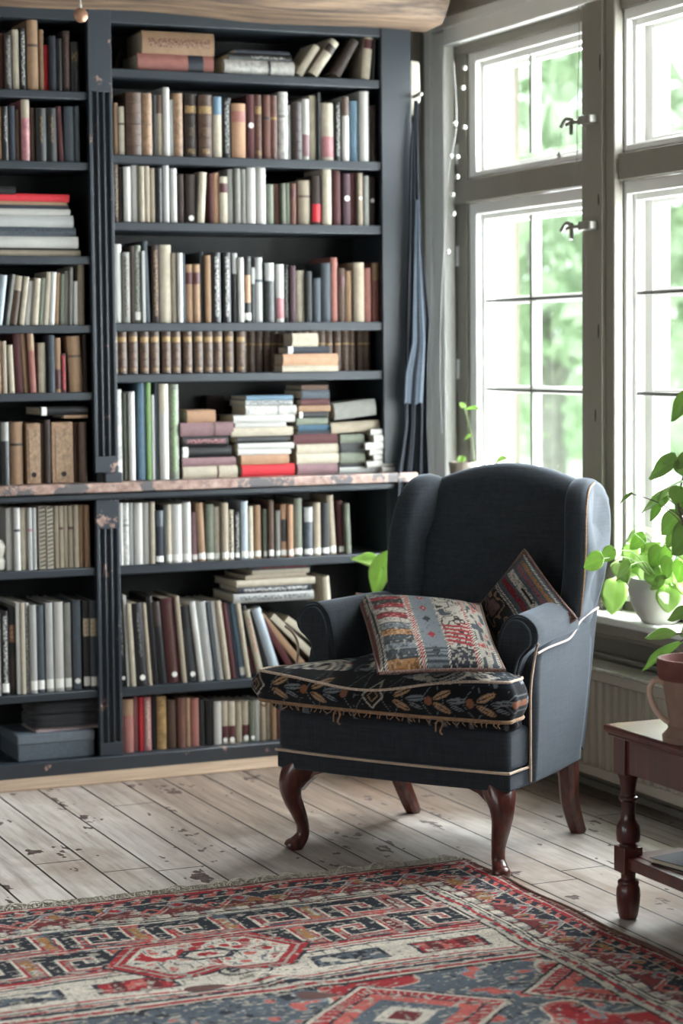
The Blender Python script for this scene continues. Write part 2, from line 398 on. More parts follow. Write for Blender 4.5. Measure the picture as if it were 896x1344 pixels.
# ------------------------------------------------------------------ bookcase
D_IN = .25
bc = empty('bookcase', (1.93, 6.26, 0)); tag(bc, 'dark blue-grey painted built-in bookcase with fluted pilasters and worn counter ledge', 'bookcase')
def bp(mb, name, mm, **k): o = mb.build(name, mm, bc, **k); o.location = -bc.location; return o
XL, XA, XB, XR, XR2 = .95, 1.888, 1.961, 2.847, 2.951
bp(MB().box((XL-.08, 6.53, .0), (XR2, 6.548, 2.34)), 'back_panel', M_case_shade)
def pilaster(x0, x1, za, zb, ga, gb):
    m_ = MB(); y = 6.252; m_.box((x0, y, za), (x1, 6.276, ga)); m_.box((x0, y, gb), (x1, 6.276, zb))
    w_ = x1-x0; poly = [(x0, 6.276)]; N = 3; g = w_*.13; e = w_*.10
    poly.append((x0, y))
    for i in range(N):
        c = x0+e+g+(w_-2*e-2*g)*(i/(N-1)) if N > 1 else 0
        for k in range(7):
            a = PI*k/6; poly.append((c-g*.75*math.cos(a), y+.013*math.sin(a)))
    poly += [(x1, y), (x1, 6.276)]
    m_.prism(poly, 'z', ga, gb); return m_
for a, b in ((XA, XB), (XL-.08, XL)):
    bp(pilaster(a, b, .915, 2.34, .965, 2.055), 'pilaster', M_chip, bevel=.0015)
    bp(pilaster(a, b, .05, .855, .09, .745), 'pilaster', M_chip, bevel=.0015)
    bp(MB().box((a+.012, 6.276, .0), (b-.012, 6.53, 2.34)), 'upright', M_case_shade)
bp(MB().box((XR, 6.255, .915), (XR2, 6.276, 2.34)).box((XR+.018, 6.276, .0), (XR2-.002, 6.53, 2.34)).box((XR+.02, 6.262, .05), (XR2, 6.276, .855)), 'side_panel', M_case, bevel=.002)
bp(MB().box((XL-.08, 6.258, 2.262), (XR2, 6.53, 2.34)), 'top_panel', M_case, bevel=.002)
SH_C = [2.128, 1.872, 1.671, 1.367, 1.212, .628, .252]
SH_L = [2.054, 1.846, 1.566, 1.361, 1.159, .628, .254]
for z in SH_C: bp(MB().box((XB-.012, 6.262, z-.027), (XR+.018, 6.53, z)), 'shelf', M_case, bevel=.003)
for z in SH_L: bp(MB().box((XL-.012, 6.262, z-.024), (XA+.012, 6.53, z)), 'shelf', M_case, bevel=.003)
ZC = .886
bp(MB().box((XL-.09, 6.222, ZC-.029), (XR2+.0, 6.53, ZC)), 'counter', M_edge, bevel=.004)
bp(MB().box((XL-.085, 6.238, ZC-.052), (XR2, 6.276, ZC-.030)), 'counter_moulding', M_case, bevel=.006)
bp(MB().box((XL-.09, 6.238, 0), (XR2, 6.26, .049)).box((XL-.09, 6.262, .02), (XR2, 6.53, .048)), 'plinth', M_chip, bevel=.004)
bp(MB().box((1.93-.02, 6.225, ZC+.0), (1.93+.035, 6.25, ZC+.03)), 'pilaster_foot', M_chip, bevel=.003)
# ------------------------------------------------------------------ books
PAL = dict(white=((212, 211, 206), 'white'), cream=((206, 195, 172), 'cream'), beige=((178, 163, 140), 'beige'), tan=((170, 132, 98), 'tan'),
 orange=((196, 148, 112), 'light orange'), rust=((126, 76, 62), 'rust red'), brown=((104, 74, 56), 'brown'), dbrown=((64, 46, 40), 'dark brown'),
 dred=((98, 36, 40), 'dark red'), red=((186, 34, 46), 'bright red'), salmon=((172, 104, 94), 'salmon'), pink=((186, 116, 122), 'pink'),
 mauve=((146, 108, 114), 'mauve'), plum=((92, 58, 70), 'plum'), black=((28, 30, 34), 'black'), navy=((34, 44, 62), 'navy'), slate=((78, 90, 102), 'slate grey'),
 pblue=((176, 192, 204), 'pale blue'), blue=((104, 140, 166), 'sky blue'), teal=((54, 104, 136), 'teal blue'), green=((140, 186, 110), 'light green'),
 ggreen=((126, 134, 116), 'grey green'), grey=((146, 146, 140), 'grey'), lgrey=((188, 190, 188), 'light grey'), dgrey=((62, 66, 68), 'charcoal'), gold=((176, 140, 84), 'gold'))
for k_ in list(PAL):
    c_ = PAL[k_][0]; g_ = sum(c_)/3; PAL[k_] = (tuple(max(4, (g_+(v-g_)*.86)*(.86 if g_ > 120 else .78)) for v in c_) if k_ not in ('red',) else c_, PAL[k_][1])
def bookmat(c, style):
    key = ('book', c, style)
    if key in _mc: return _mc[key]
    t = NT('%s %s' % (PAL[c][1], {'c': 'cloth', 'l': 'leather', 'p': 'paper jacket'}[style])); k = lin(PAL[c][0])
    oi = t.add('ShaderNodeObjectInfo'); co = t.coord(); ad = t.add('ShaderNodeVectorMath', operation='ADD')
    cb = t.add('ShaderNodeCombineXYZ'); t.link(t.math('MULTIPLY', oi.outputs['Random'], 50), cb.inputs[0]); t.link(co, ad.inputs[0]); t.link(cb.outputs[0], ad.inputs[1])
    v = {'c': .14, 'l': .45, 'p': .07}[style]; n = t.noise(ad.outputs[0], {'c': 40, 'l': 55, 'p': 14}[style], 5, .65)
    col = t.ramp(n, [(.3, tuple(x*(1-v) for x in k)), (.72, tuple(min(1, x*(1+v)) for x in k))])
    tone = t.ramp(oi.outputs['Random'], [(0, (.84, .83, .82)), (1, (1, 1, 1))]); col = t.mix(1.0, col, tone, 'MULTIPLY')
    t.set(col, {'c': .75, 'l': .45, 'p': .38}[style]); t.bump(t.noise(co, 300, 2), .25, .001); _mc[key] = t.m; return t.m
def textmat(bg, ink, dense=.5):
    key = ('text', bg, ink, dense)
    if key in _mc: return _mc[key]
    t = NT('worn lettering'); co = t.coord(scale=(150, 1, 210)); n = t.noise(co, 1.0, 2, .9)
    f = t.ramp(n, [(1-dense-.02, (0, 0, 0)), (1-dense+.03, (1, 1, 1))])
    t.set(t.mix(f, lin(PAL[bg][0]), lin(PAL[ink][0])), .55); _mc[key] = t.m; return t.m
def pagemat():
    t = NT('page edges'); co = t.coord(scale=(500, 3, 3)); n = t.noise(co, 1, 2)
    oi = t.add('ShaderNodeObjectInfo'); c = t.ramp(n, [(.3, lin((176, 164, 142))), (.7, lin((218, 210, 192)))])
    t.set(t.mix(1.0, c, t.ramp(oi.outputs['Random'], [(0, (.78, .74, .68)), (1, (1, 1, 1))]), 'MULTIPLY'), .85); return t.m
M_page = pagemat(); M_stick = mat('white sticker', (222, 222, 216), .5, .03, 40, 0)
def flatc(c): return mat('printed ' + PAL[c][1], PAL[c][0], .5, .12, 60, .05)
def arc(w, bulge, n=8, off=0.0):
    """spine outline, from -x to +x, bulging towards -y"""
    out = []
    for i in range(n+1):
        a = -1+2*i/n; out.append((a*(w/2+off*.3), -bulge*(1-a*a)-off))
    return out
def book(w, d, h, c, opts, loc, rot=(0, 0, 0), name='book'):
    """w thickness (x), d depth (y), h height (z); spine faces -y"""
    lt = 'l' if ('g' in opts or 'R' in opts) else ('p' if c in ('white', 'lgrey', 'pblue', 'black') or 'f' in opts else 'c')
    hard = w > .011; t = min(.0026, w*.14); bul = min(.007, w*.16) if (hard and 'f' not in opts) else .0006
    mb = MB(); o = arc(w, bul); inner = [(x*(w-2*t)/w, y+t*1.3) for x, y in o]
    mb.prism([(-w/2, d)]+o+[(w/2, d), (w/2-t, d)]+list(reversed(inner))+[(-w/2+t, d)], 'z', 0, h)
    root = mb.build(name, bookmat(c, lt), None, loc=loc, rot=rot)
    g = .0032 if hard else .0006
    p = MB(); p.box((-w/2+t, t*1.4+.001, g), (w/2-t, d-g, h-g)); p.build('pages', M_page, root)
    def patch(nm, za, zb, mm, wf=1.0, off=.0005):
        a = arc(w*wf, bul, 8, off); b = [(x, y+.0004) for x, y in a]
        q = MB(); q.prism(a+list(reversed(b)), 'z', h*za, h*zb); return q.build(nm, mm, root)
    for op in opts.split(','):
        if not op: continue
        k, a = op[0], op[1:]
        if k == 'b': patch('colour_band', .66, .86, flatc(a or 'dred'))
        elif k == 'k': patch('colour_band', .62, .66, flatc(a or 'black'))
        elif k == 'T': patch('jacket_top', .70, .998, flatc(a))
        elif k == 'm': patch('spine_panel', .30, .72, flatc(a), .9)
        elif k == 'L': patch('spine_label', .60, .80, textmat(a or 'dred', 'gold', .45), .96)
        elif k == 'B': patch('spine_label', .06, .42, flatc(a or 'dred'), .96)
        elif k == 't': patch('spine_lettering', .35, .88, textmat(c, a or 'white', .46), .62)
        elif k == 'x': patch('spine_lettering', .08, .94, textmat(c, a or 'white', .5), .8)
        elif k == 's': patch('shelf_sticker', .035, .14, M_stick, .97, .0008)
        elif k == 'd' or k == 'D':
            zc = h*(.52 if k == 'd' else .1); r_ = min(.0085, w*.36); q = MB(); y0 = -bul-.0012
            q.prism([(r_*math.cos(i*PI/8), zc+r_*math.sin(i*PI/8)) for i in range(16)], 'y', y0, y0+.0012+bul*.5); q.build('round_sticker', M_stick, root)
        elif k == 'g' or k == 'R':
            q = MB()
            rows3 = [(h*z+e, o3) for z in (.16, .32, .50, .68, .84) for e, o3 in ((-.0026, .0002), (-.0014, .0014), (.0014, .0014), (.0026, .0002))]
            q.quadgrid([(x_, y_, z_) for z_, o3 in rows3 for x_, y_ in arc(w*.995, bul, 8, o3)], len(rows3), 9)
            q.build('raised_bands', bookmat(c, 'l'), root)
            if k == 'g':
                patch('gilt_title', .70, .82, textmat('dbrown', 'gold', .6), .98); patch('gilt_ornament', .34, .48, textmat(c, 'gold', .42), .9)
                patch('gilt_foot', .05, .13, textmat(c, 'gold', .5), .9)
    return root
FEAT = dict(b='colour band', k='thin band', T='different coloured top', m='long title panel', L='title label', B='tall foot label', t='printed title', x='lettered spine',
            s='shelf sticker', d='round middle sticker', D='round foot sticker', g='gilt leather spine', R='ribbed spine')
BOOKS = []   # (object, colour word, feature words, row phrase, kind, order, heightclass)
def feat(opts):
    w_ = []
    for op in opts.split(','):
        if op and op[0] in FEAT:
            f = FEAT[op[0]]
            if op[0] in 'bTB' and op[1:] in PAL: f = f.replace('colour band', PAL[op[1:]][1]+' band').replace('different coloured top', PAL[op[1:]][1]+' top').replace('tall foot label', PAL[op[1:]][1]+' foot label')
            w_.append(f)
    return w_[0] if w_ else ''
import re
def span(t): m_ = re.match(r'^(-?[\d.]+)-(-?[\d.]+)$', t); return float(m_.group(1)), float(m_.group(2))
def upright(row, phrase, z, spec, group, kind='book', dep=(.13, .19)):
    """spec: x0-x1 top colour[:opts][/lean px at the top] ; px of the spine on the photograph's shelf"""
    last = -9
    for i, e in enumerate(spec.split(';')):
        e = e.split()
        if not e: continue
        x0, x1 = span(e[0]); yt = float(e[1]); c, _, o = e[2].partition(':')
        o, _, lean = o.partition('/') if '/' in o else (o, '', '')
        if '/' in c: c, _, lean = c.partition('/')
        kd = kind; yspine = YF+.022+random.uniform(-.006, .012)
        zb = z+.0006
        A = onY(x0, row, yspine); B = onY(x1, row, yspine); T = onY((x0+x1)/2, yt, yspine)
        h = T.z-zb; xa, xb = A.x, B.x
        if xa < last+.0004: xa = last+.0004
        w = xb-xa-.0005
        if w < .004: w = .004
        th = 0
        if lean:
            dx = float(lean); th = math.atan2(dx*(B.x-A.x)/(x1-x0), h); w *= math.cos(th); h = h/math.cos(th)-w*abs(math.sin(th))*.5
        last = xa+w/math.cos(th)
        d = min(.235, random.uniform(*dep), max(.11, h*.85))
        cx = xa+w/2/math.cos(th)
        bo = book(w, d, h, c, o, (cx, yspine, zb+abs(math.sin(th))*w/2), (0, th, 0), kd)
        BOOKS.append([bo, PAL[c][1], feat(o), phrase, kd, i, h, group, 'leaning' if abs(th) > .2 else ''])
def stack(phrase, z, spec, group, kind='book', setb=.02, dep=(.13, .17), dirn=1):
    """lying books, bottom first: x0-x1 y0-y1 colour[:opts][/tilt px]"""
    zt = z+.0006
    for i, e in enumerate(spec.split(';')):
        e = e.split()
        if not e: continue
        x0, x1 = span(e[0]); y0, y1 = span(e[1]); c, _, o = e[2].partition(':')
        tilt = 0.0
        if '/' in o: o, _, tilt = o.partition('/')
        if '/' in c: c, _, tilt = c.partition('/')
        ys = YF+setb+random.uniform(0, .006)
        A = onY(x0, (y0+y1)/2, ys); B = onY(x1, (y0+y1)/2, ys); hh = (y1-y0)/FPX*6.85*.985
        th = float(tilt)
        bo = book(hh, random.uniform(*dep), B.x-A.x, c, o, (A.x, ys, zt+hh/2+(max(0, math.sin(-th))*0)), (0, PI/2-th, random.uniform(-.02, .02)), kind)
        if th < 0: bo.location.z += (B.x-A.x)*math.sin(-th)
        zt += hh+.0004+abs(math.sin(th))*(B.x-A.x)*(1 if kind == 'tilt' else .0)
        BOOKS.append([bo, PAL[c][1], feat(o), phrase, kind, i, hh, group, 'lying'])
    return zt

G = lambda n: n
# --- wide bay, from the top
ph = 'top shelf, wide bay'
stack(ph+', red-tan pair', 2.128, "180-280 76-97 salmon:bnavy; 186-280 48-76 tan:xdred", 'books lying on the top shelf', dep=(.15, .17))
upright(80, ph, 2.128, "166-176 57 dbrown/13", 'books leaning on the top shelf', dep=(.1, .12))
BOOKS[-1][0].location.y = 6.44
stack(ph+', white pile', 2.128, "294-385 86-104 white:kdgrey; 300-383 77-86 black:twhite; 308-380 73-77 navy", 'books lying on the top shelf')
upright(102, ph, 2.128, "386-398 60 cream/26; 403-418 53 cream:bdbrown/32; 434-447 52 dbrown/27; 473-485 43 cream:bdred/6; 488-491 46 dgrey/3", 'books leaning on the top shelf', dep=(.11, .12))
ph = 'second shelf, wide bay'
upright(200, ph, 1.872, "143-149 116 tan; 150-155.5 135 tan; 156-164 140 cream:kdbrown; 166-186 121.6 brown:R; 187-200 122.7 tan:R; 201-206 125 dgrey; 206-214 125 beige:Tbrown; 214-223 115 white; 223.5-228 131 lgrey; 228-240 122.7 tan:R; 243-259.5 124 dbrown:g; 260.5-279 125 brown:g; 280-291 127 cream:Tblue; 292-303.5 129 black:xlgrey; 304-322.5 136 orange:bsalmon; 324-334.5 124.6 dred:d; 335-344 124.6 rust:g; 346-355 125 rust:k; 355-364.5 125.5 rust:kgold; 366-378 121 white:kgrey; 378.5-382 138 lgrey; 382.5-396.5 134 dbrown:R; 397-406 130 white:Bmauve; 406-415.5 125.5 cream; 415.5-421 122 dgrey; 421.5-438 135.5 cream:Bpink; 439-448 134 black:xwhite; 448.5-458 127 white:Tbrown; 460-470.5 133 blue:tslate; 471-484 120 white; 484.5-494 138.6 dbrown", 'books standing on the second shelf')
ph = 'third shelf, wide bay'
upright(288, ph, 1.671, "145-150 208 pblue; 150.5-156 213 brown:xbeige; 157-162 220 dbrown; 163-172 219 white; 173.5-182.5 217 white; 182.5-190 218 cream; 190-197 218 beige; 197.5-204 221 beige; 205.5-213 221 black; 214.5-222.5 217 lgrey; 224.5-232.5 221 white; 234-241.5 229 dbrown; 244-257 229 dbrown:D; 259-268 226 cream/4; 275-280 228 dred; 280-287.5 227 orange; 288-299 232 cream:bdred; 299.5-307 222 lgrey; 307.5-316 221 grey; 316.5-323 222 grey; 324-335.5 220 white; 337-349 214.5 white; 350-359 242 ggreen; 359.5-367.5 242 rust; 368-375 241 ggreen; 375-381 241 ggreen; 381-388.5 241 rust:bdred; 391.5-408 237 beige:kbrown; 409-421.5 230.5 dbrown:Bred; 423.5-435 215.6 cream; 437-447 224.5 dred; 450-460 228 plum:d; 460-467.5 227 dred; 468-476 227 beige:d; 477-484 231 grey; 485-492 233 dbrown:d", 'books standing on the third shelf')
ph = 'fourth shelf, wide bay'
upright(420, ph, 1.367, "149.6-160.6 320.5 white; 161-171 331 grey:xbrown; 171.5-177.5 323 dbrown; 177.5-186 322 ggreen:xlgrey,s; 187-191.5 329.5 lgrey; 191.5-197.5 316.5 slate/-3; 200.5-209.5 322 dbrown:xtan; 210.5-225.5 321.6 cream; 226-233 332 beige; 233-240.5 332 white; 240.7-243.8 334 slate; 244-254 347 tan:bdred; 254.5-263 347 tan:bdred; 263.5-268.5 331 dgrey; 269.5-277.5 335 tan; 279.5-290 331.7 black:xwhite; 293.5-303 331.7 black:xwhite; 305-312 332 black:Tlgrey; 313-320.5 338 white; 321-330 337 black:morange,s; 330.5-335 351 dgrey:Tlgrey; 335.5-345 338 lgrey:kslate; 348-360 345 dgrey:Tlgrey; 362.5-373 347 white:Bpink; 373.5-379.5 348 black:xgrey; 381-388.5 349 plum; 389-400 355 cream; 400.5-409.5 356 dgrey; 411.5-421 365 slate; 422-434 345.5 slate; 434.5-443 338 salmon; 444-453 352 brown:bdred; 453.5-463 355.6 tan; 463.5-478 344.6 beige; 478.5-487 352 salmon; 488.5-498 345 salmon:Ttan", 'books standing on the fourth shelf')
# the matching volumes on the fifth shelf
xs = [(148, 154.5)]+[(156.8+14*k, 168+14*k) for k in range(12)]
x = xs[-1][1]+1.5
while x < 490: xs.append((x, x+9.0)); x += 10.2
nb = len(BOOKS)
upright(486, 'fifth shelf, wide bay', 1.212, '; '.join('%.1f-%.1f %.1f brown:%s' % (a, b, 431.5-.4*(i % 3), 'g' if i < 13 else 'R,kgold') for i, (a, b) in enumerate(xs)), 'matching brown leather volumes filling the fifth shelf', kind='volume', dep=(.14, .141))
for i, b in enumerate(BOOKS[nb:]):
    b[0].location.y = YF+(.03 if i < 13 else .075)
    b[7] = 'thick brown volumes of the matching set' if i < 13 else 'thin brown volumes of the matching set'
    b[3] = None; b[0]['label'] = 'thick gilt-banded brown leather volume in the left part of the wide bay\'s fifth shelf' if i < 13 else 'thin ribbed brown leather volume in the right part of the wide bay\'s fifth shelf'
stack('small pile before the brown volumes', 1.212, "370-443 484-492 cream; 371-443 469-484 orange; 376-432 459.5-469 navy:swhite; 383-417 442-459 cream", 'small pile on the fifth shelf', setb=-.012, dep=(.078, .08))
# counter
ph = 'counter, wide bay'
upright(622, ph, ZC, "151-161 511.5 white:klgrey; 163.5-169 516 ggreen; 170-178 514 white; 183-192.5 498 blue; 193-199.5 497 green; 200-204 518 lgrey; 205-209.5 499 slate; 210-222 504 white:Tcream; 223.5-235.5 504 ggreen:xgreen", 'tall books standing on the counter', dep=(.18, .2))
stack('first pile on the counter', ZC, "239.5-311 606.5-622 cream:kbrown; 239-309 595.5-606.5 mauve; 237-303 580.5-595 black:swhite; 239.5-299 567-580 black:xpink; 236-306 549.5-567 mauve:kbrown; 245-282 533-549 orange", 'first pile of books on the counter')
stack('second pile on the counter', ZC, "317-386.5 606.6-622 red; 316-379 594-606.6 orange; 312-382 587-594 white; 312-385 579-587 white; 310-381 570-579 black; 303-384 558.7-570 cream; 308-375 552.6-558.7 white; 306-386 542.8-552.6 white; 322-388 531-542.8 white:kgrey; 322-384 524-531 lgrey:xslate; 323-384 518-524 blue", 'second pile of books on the counter')
upright(618, 'counter behind the second pile', ZC, "300-324 520 dbrown", 'books behind the piles'); BOOKS[-1][0].location.y = 6.475; BOOKS[-1][0].scale.y = .35
stack('third pile on the counter', ZC, "390-442.6 605-619 mauve; 389-444 592-605 cream; 389-444 579-592 cream; 385-442.6 565-578 dred; 391-447 560.5-565 navy; 391-449.5 553-560.5 teal; 389-430 544-553 ggreen; 391-430 535.5-543.5 black:swhite; 391.8-432.8 526-534 tan; 394.7-432 517.5-526 dred; 395.4-431.5 505.5-517 slate; 395.4-430 499-505.5 brown", 'third pile of books on the counter')
zt = stack('fourth pile on the counter', ZC, "445-500 609-617 lgrey; 445-482 604-609 black; 446-478 590-604 ggreen; 446-479 577-590 dgrey; 446-477 566-577 ggreen; 434-496.6 545-559 beige/.04; 438-492 506-528 grey/.10", 'fourth pile of books on the counter', dep=(.13, .15))
BOOKS[-2][0].location.z += .004; BOOKS[-1][0].location.z += .012
stack('rightmost pile of the counter', ZC, "501-517.5 609-616 white; 481-516 597-605 white/.03; 490-513 589-597 white; 485-516 581.5-589 white; 479-519 572.5-581.5 white; 490-522 562.5-572.5 white; 486-509 555-562.5 white", 'white booklets at the right end of the counter', kind='booklet', setb=.0, dep=(.10, .12))
# lower shelves
ph = 'shelf just below the counter, wide bay'
upright(735, ph, .628, "157-162 660 white; 162-170 660 white:kgrey; 170.5-176 660 lgrey; 176.7-188 660 white; 189-197 660 white; 198-204 659 cream; 205-214.7 670 navy:Tslate,s; 215.5-219 663 dgrey; 219-225.4 662 cream:s; 225.5-240 661.7 white:s; 240.5-251 659 white:s; 252.5-260 672 mauve:s; 260.5-270 660 tan:s/-3; 271-281 662 ggreen:s; 281.5-290 665 cream:s; 290.5-300 660 beige:s; 300.5-307 669 cream:xblack,s; 308.6-315 672 black:xwhite,s; 316.8-325.5 658 pblue:s; 326-332.5 664.6 cream:s; 334.5-342.5 663 tan:s; 346-351.5 668 ggreen:s; 352-359.5 657 brown:s; 362-368.5 670 grey:s; 369-377 662.4 orange:mblack,s; 377.5-385 662.4 orange:s; 386.5-396.5 654 ggreen:s; 399.5-411 665.7 slate:Tlgrey,s; 411.7-421 660 beige:s; 423-432 660 dgrey:s; 433-441.5 649.6 beige:s/-4; 445-452 657 dred:s/-3; 453-461 661 ggreen/-2", 'books on the shelf below the counter', dep=(.13, .17))
ph = 'second lowest shelf, wide bay'
upright(893, ph, .252, "159-166 786 black:twhite,D/-3; 167-171 781 white/-4; 172-179 792 cream/-5; 180-194.5 791 black:D,tgrey/-7; 195-200 791 beige/-7; 201.5-209 782 black/-8; 209.5-219.5 789 black:Tdbrown/-9; 220-238 784 dred:xbrown,D/-8; 239-245.5 782 beige/-9; 246.5-260.5 794 dgrey:D,Tblack/-10; 261.5-269.5 789 white/-12; 270-282.5 789 lgrey/-11; 283-287.5 789 slate/-11; 288-294.5 789 white/-11; 295-303 788 beige/-12; 304-310.5 790 dred/-12; 311-315.5 791 navy/-12; 316-322.5 790 blue:s/-12; 323-329.5 790 cream/-13; 330-337.5 794 black:Bdred/-14; 339-347.5 800 cream:tred/-18; 348-356.5 800 black/-20; 357-369.5 797 pblue/-27", 'tall leaning books on the second lowest shelf', dep=(.17, .2))
# slumped books
for k, (xb, dg, L, w_, c) in enumerate(((386, 31, .215, 8, 'dred'), (404, 40, .245, 9, 'tan'), (430, 46, .262, 9, 'cream'), (459, 52, .275, 9, 'cream'), (479, 57, .26, 8, 'beige'))):
    ys = YF+.03+.002*k; a = onY(xb, 890, ys); th = -R(dg); w = w_/FPX*6.8
    bo = book(w, .17, L, c, 'f', (a.x, ys, .2526+w/2*math.sin(-th)), (0, th, 0)); BOOKS.append([bo, PAL[c][1], '', 'slumped heap, second lowest shelf', 'book', k, L, 'slumped books on the second lowest shelf', 'slanting'])
stack('pile above the leaning books', onY(350, 790, 6.28).z, "306-411 783-795 lgrey:xnavy; 312-408 774-782 navy:xwhite; 310-414 764-773 cream; 322-402 758-764 beige; 331-406 751-757.5 cream; 331-406 742.5-750.5 slate:xred", 'pile lying above the leaning books', dep=(.16, .2))
upright(800, 'gap beside the pile, second lowest shelf', .252, "432-441 756 cream/-9", 'book behind the armchair', dep=(.13, .14))
ph = 'lowest shelf, wide bay'
upright(985, ph, .0486, "160-176 917.7 salmon:Ttan; 176.5-182.5 912.7 pink; 183-189 914.7 red; 189.5-199 914.7 pink:xcream; 200-206 914 black; 206.5-219 913.7 gold:R; 221-232.4 918.7 brown; 234-244 915.7 rust; 244.5-250 916 tan; 250.5-261.5 916 salmon; 262.5-270 918 dgrey; 270.6-280.6 918 black; 281.6-291 920.7 white; 291.5-299.5 920 cream:Bdred,D; 300-309 920 cream:Bdred,D; 310-317.5 920 beige; 318-327.5 920 cream:Bdred,D; 328-335.5 920 ggreen:D; 336-342 919 white; 342.5-349 920 beige; 349.5-356 920 beige; 356.5-363 921 tan; 363.5-372 921 rust; 372.5-381 921 beige; 381.5-391 920 cream", 'books on the lowest shelf', dep=(.14, .18))
# --- left bay
ph = 'top shelf, left bay'
upright(114, ph, 2.054, "-11--1 42 brown; 0-5 44 rust; 6-15.6 46 dbrown:xgrey; 17-26 39 cream; 27.5-34.5 37 black:xwhite; 36.5-50.6 26.6 tan:kbrown; 52.5-58 39 tan; 58.5-64 59 red; 65-74 47.5 navy; 75-82 51 black; 83-92.5 41 dbrown:xrust; 94-104.5 55 black:Lblack", 'books on the left bay top shelf')
ph = 'second shelf, left bay'
upright(206, ph, 1.846, "-6-3.7 140 tan; 4.4-11 140 black:twhite; 12-20.5 139 navy; 21-27.5 143.7 brown; 28.7-39.4 131 pink:Tbeige; 40.6-47 142 brown; 48-61 142 black:tgold; 61.5-75 142 black:tgold; 78-84 140 dred/-3; 85-98 140 slate; 98.5-105 140 slate", 'books on the left bay second shelf')
ph = 'big pile, left bay third shelf'
stack(ph, 1.566, "-25-106 328.5-336 beige; -28-99 326.3-328.5 black; -20-102 311.5-326 white:swhite; -25-99 300-311 slate:xnavy; -22-96 285-300 lgrey; -20-91.5 277.6-285 white; -22-90 273-277.6 navy; -20-88 269-273 tan; -22-91 259.6-269 red", 'large books piled on the left bay third shelf', dep=(.2, .22))
stack('topmost pile of the left bay third shelf', onY(30, 259.3, 6.28).z+.008, "-28-20 244-254 black:swhite", 'large books piled on the left bay third shelf')
ph = 'fourth shelf, left bay'
upright(422, ph, 1.361, "-6-3 361 pblue:/8; 8-12 360 grey/10; 13-23 362 brown:Tbeige/9; 25-32 363 cream/8; 33-40.5 369 white/6; 42-50 365 cream/5; 50.5-56 365 ggreen/5; 56.5-63.5 357 cream/6; 64-71.5 357 white/4; 72-77 358 tan/3; 79-84 359.6 ggreen/2; 84.5-90 356 white/2; 90.5-95 351 grey/2; 96.5-102 369 white/1; 102.5-111 346.8 beige/1", 'pale books on the left bay fourth shelf')
ph = 'fifth shelf, left bay'
upright(511, ph, 1.159, "-8-3 447.6 tan; 3.5-9.5 447.6 beige; 13-19.5 452.6 cream/-2; 21-31 436.7 dred/-3; 32-38.5 436.7 tan/-4; 40-48 436.7 salmon:Ttan/-3; 51-61 450 cream; 65-72.5 440 slate; 73-80.5 443.4 tan:Bdred; 81-87 464 dred:xred; 91.5-109 441 tan:kbrown/-3; 110-114.5 439 dbrown", 'books on the left bay fifth shelf')
ph = 'counter, left bay'
upright(624, ph, ZC, "-8-1 554 grey; 2-12.5 554 black:Tgrey; 14-31 554 tan:kblack; 54.6-58.6 556 brown; 59.6-67 551 dbrown; 97.5-103 555 brown; 103.5-114.5 554 brown", 'old books on the left bay counter')
for k, (a, b, yt) in enumerate(((35, 54, 555.6), (68, 97, 554))):
    ys = YF+.02; A = onY(a, 624, ys); B = onY(b, 624, ys); T = onY((a+b)/2, yt, ys); w = B.x-A.x-.001; h = T.z-ZC
    r = empty('file_box', ((A.x+B.x)/2, ys, ZC+.0005)); fm = bookmat('tan', 'l')
    q = MB(); q.box((-w/2, 0, 0), (w/2, .2, h)); q.build('box_body', fm, r, bevel=.003)
    q = MB(); iw = w*.33; q.prism([(-iw, .012), (iw, .012), (iw, h-.02), (-iw, h-.02)], 'y', -.0015, .001)
    q.build('front_label', mat('mottled paper', (140, 116, 92), .7, .4, 90, .1), r, bevel=.001)
    q = MB(); q.prism([(.008*math.cos(i*PI/8)+(.003 if k else .0), .028+.008*math.sin(i*PI/8)) for i in range(16)], 'y', -.003, .0); q.build('finger_hole_shade', mat('hole shade', (22, 16, 14), .8, 0, 10, 0), r)  # dark disc on the front, painting the shade of the hole
    tag(r, ('narrow ' if k == 0 else 'wide ')+'tan leather file box with a finger hole on the left bay counter', 'file box', 'file boxes on the counter')
stack('pile across the file boxes', onY(60, 551, 6.28).z+.0025, "84-115 546.5-550.3 tan; 52-115.5 535.5-546.5 black:swhite", 'books lying across the file boxes')
ph = 'shelf below the counter, left bay'
upright(741, ph, .628, "9-18 666.6 white; 18.5-27.5 666.6 white:kslate; 28-36.5 666.6 cream; 37-43 666.4 lgrey:kpink; 43.3-48.6 666.4 lgrey; 72.5-78 664 beige; 78.5-84 664 beige:krust; 84.5-90 663.5 beige; 90.5-97 663.5 beige:kdred; 97.5-104 663 beige; 104.5-111 663 tan; 111.5-118.5 663 tan", 'matching pale journals below the left counter', kind='journal')
for k, (a, b) in enumerate(((52, 61.5), (62.5, 71.5))):
    ys = YF+.02; A = onY(a, 741, ys); B = onY(b, 741, ys); w = B.x-A.x-.001; h = onY(a, 665, ys).z-.628; q = MB()
    r = empty('spiral_notebook', ((A.x+B.x)/2, ys, .6285)); q.box((-w/2, .006, 0), (w/2, .16, h)); q.build('pages', bookmat('cream', 'p'), r, bevel=.001)
    q = MB(); n = 15
    for i in range(n):
        z = .008+(h-.016)*i/(n-1); q.tube([(-w*.3+0*i, .008, z), (-w*.3, -.003, z+.002), (w*.3, -.003, z+.005), (w*.3, .008, z+.006)], .0016, 6)
    q.build('wire_spiral', mat('black wire', (40, 44, 50), .4), r, smooth=True)
    tag(r, 'cream spiral-bound notebook with dark wire, %s of the two beside the pale journals' % ('left' if k == 0 else 'right'), 'notebook', 'spiral notebooks')
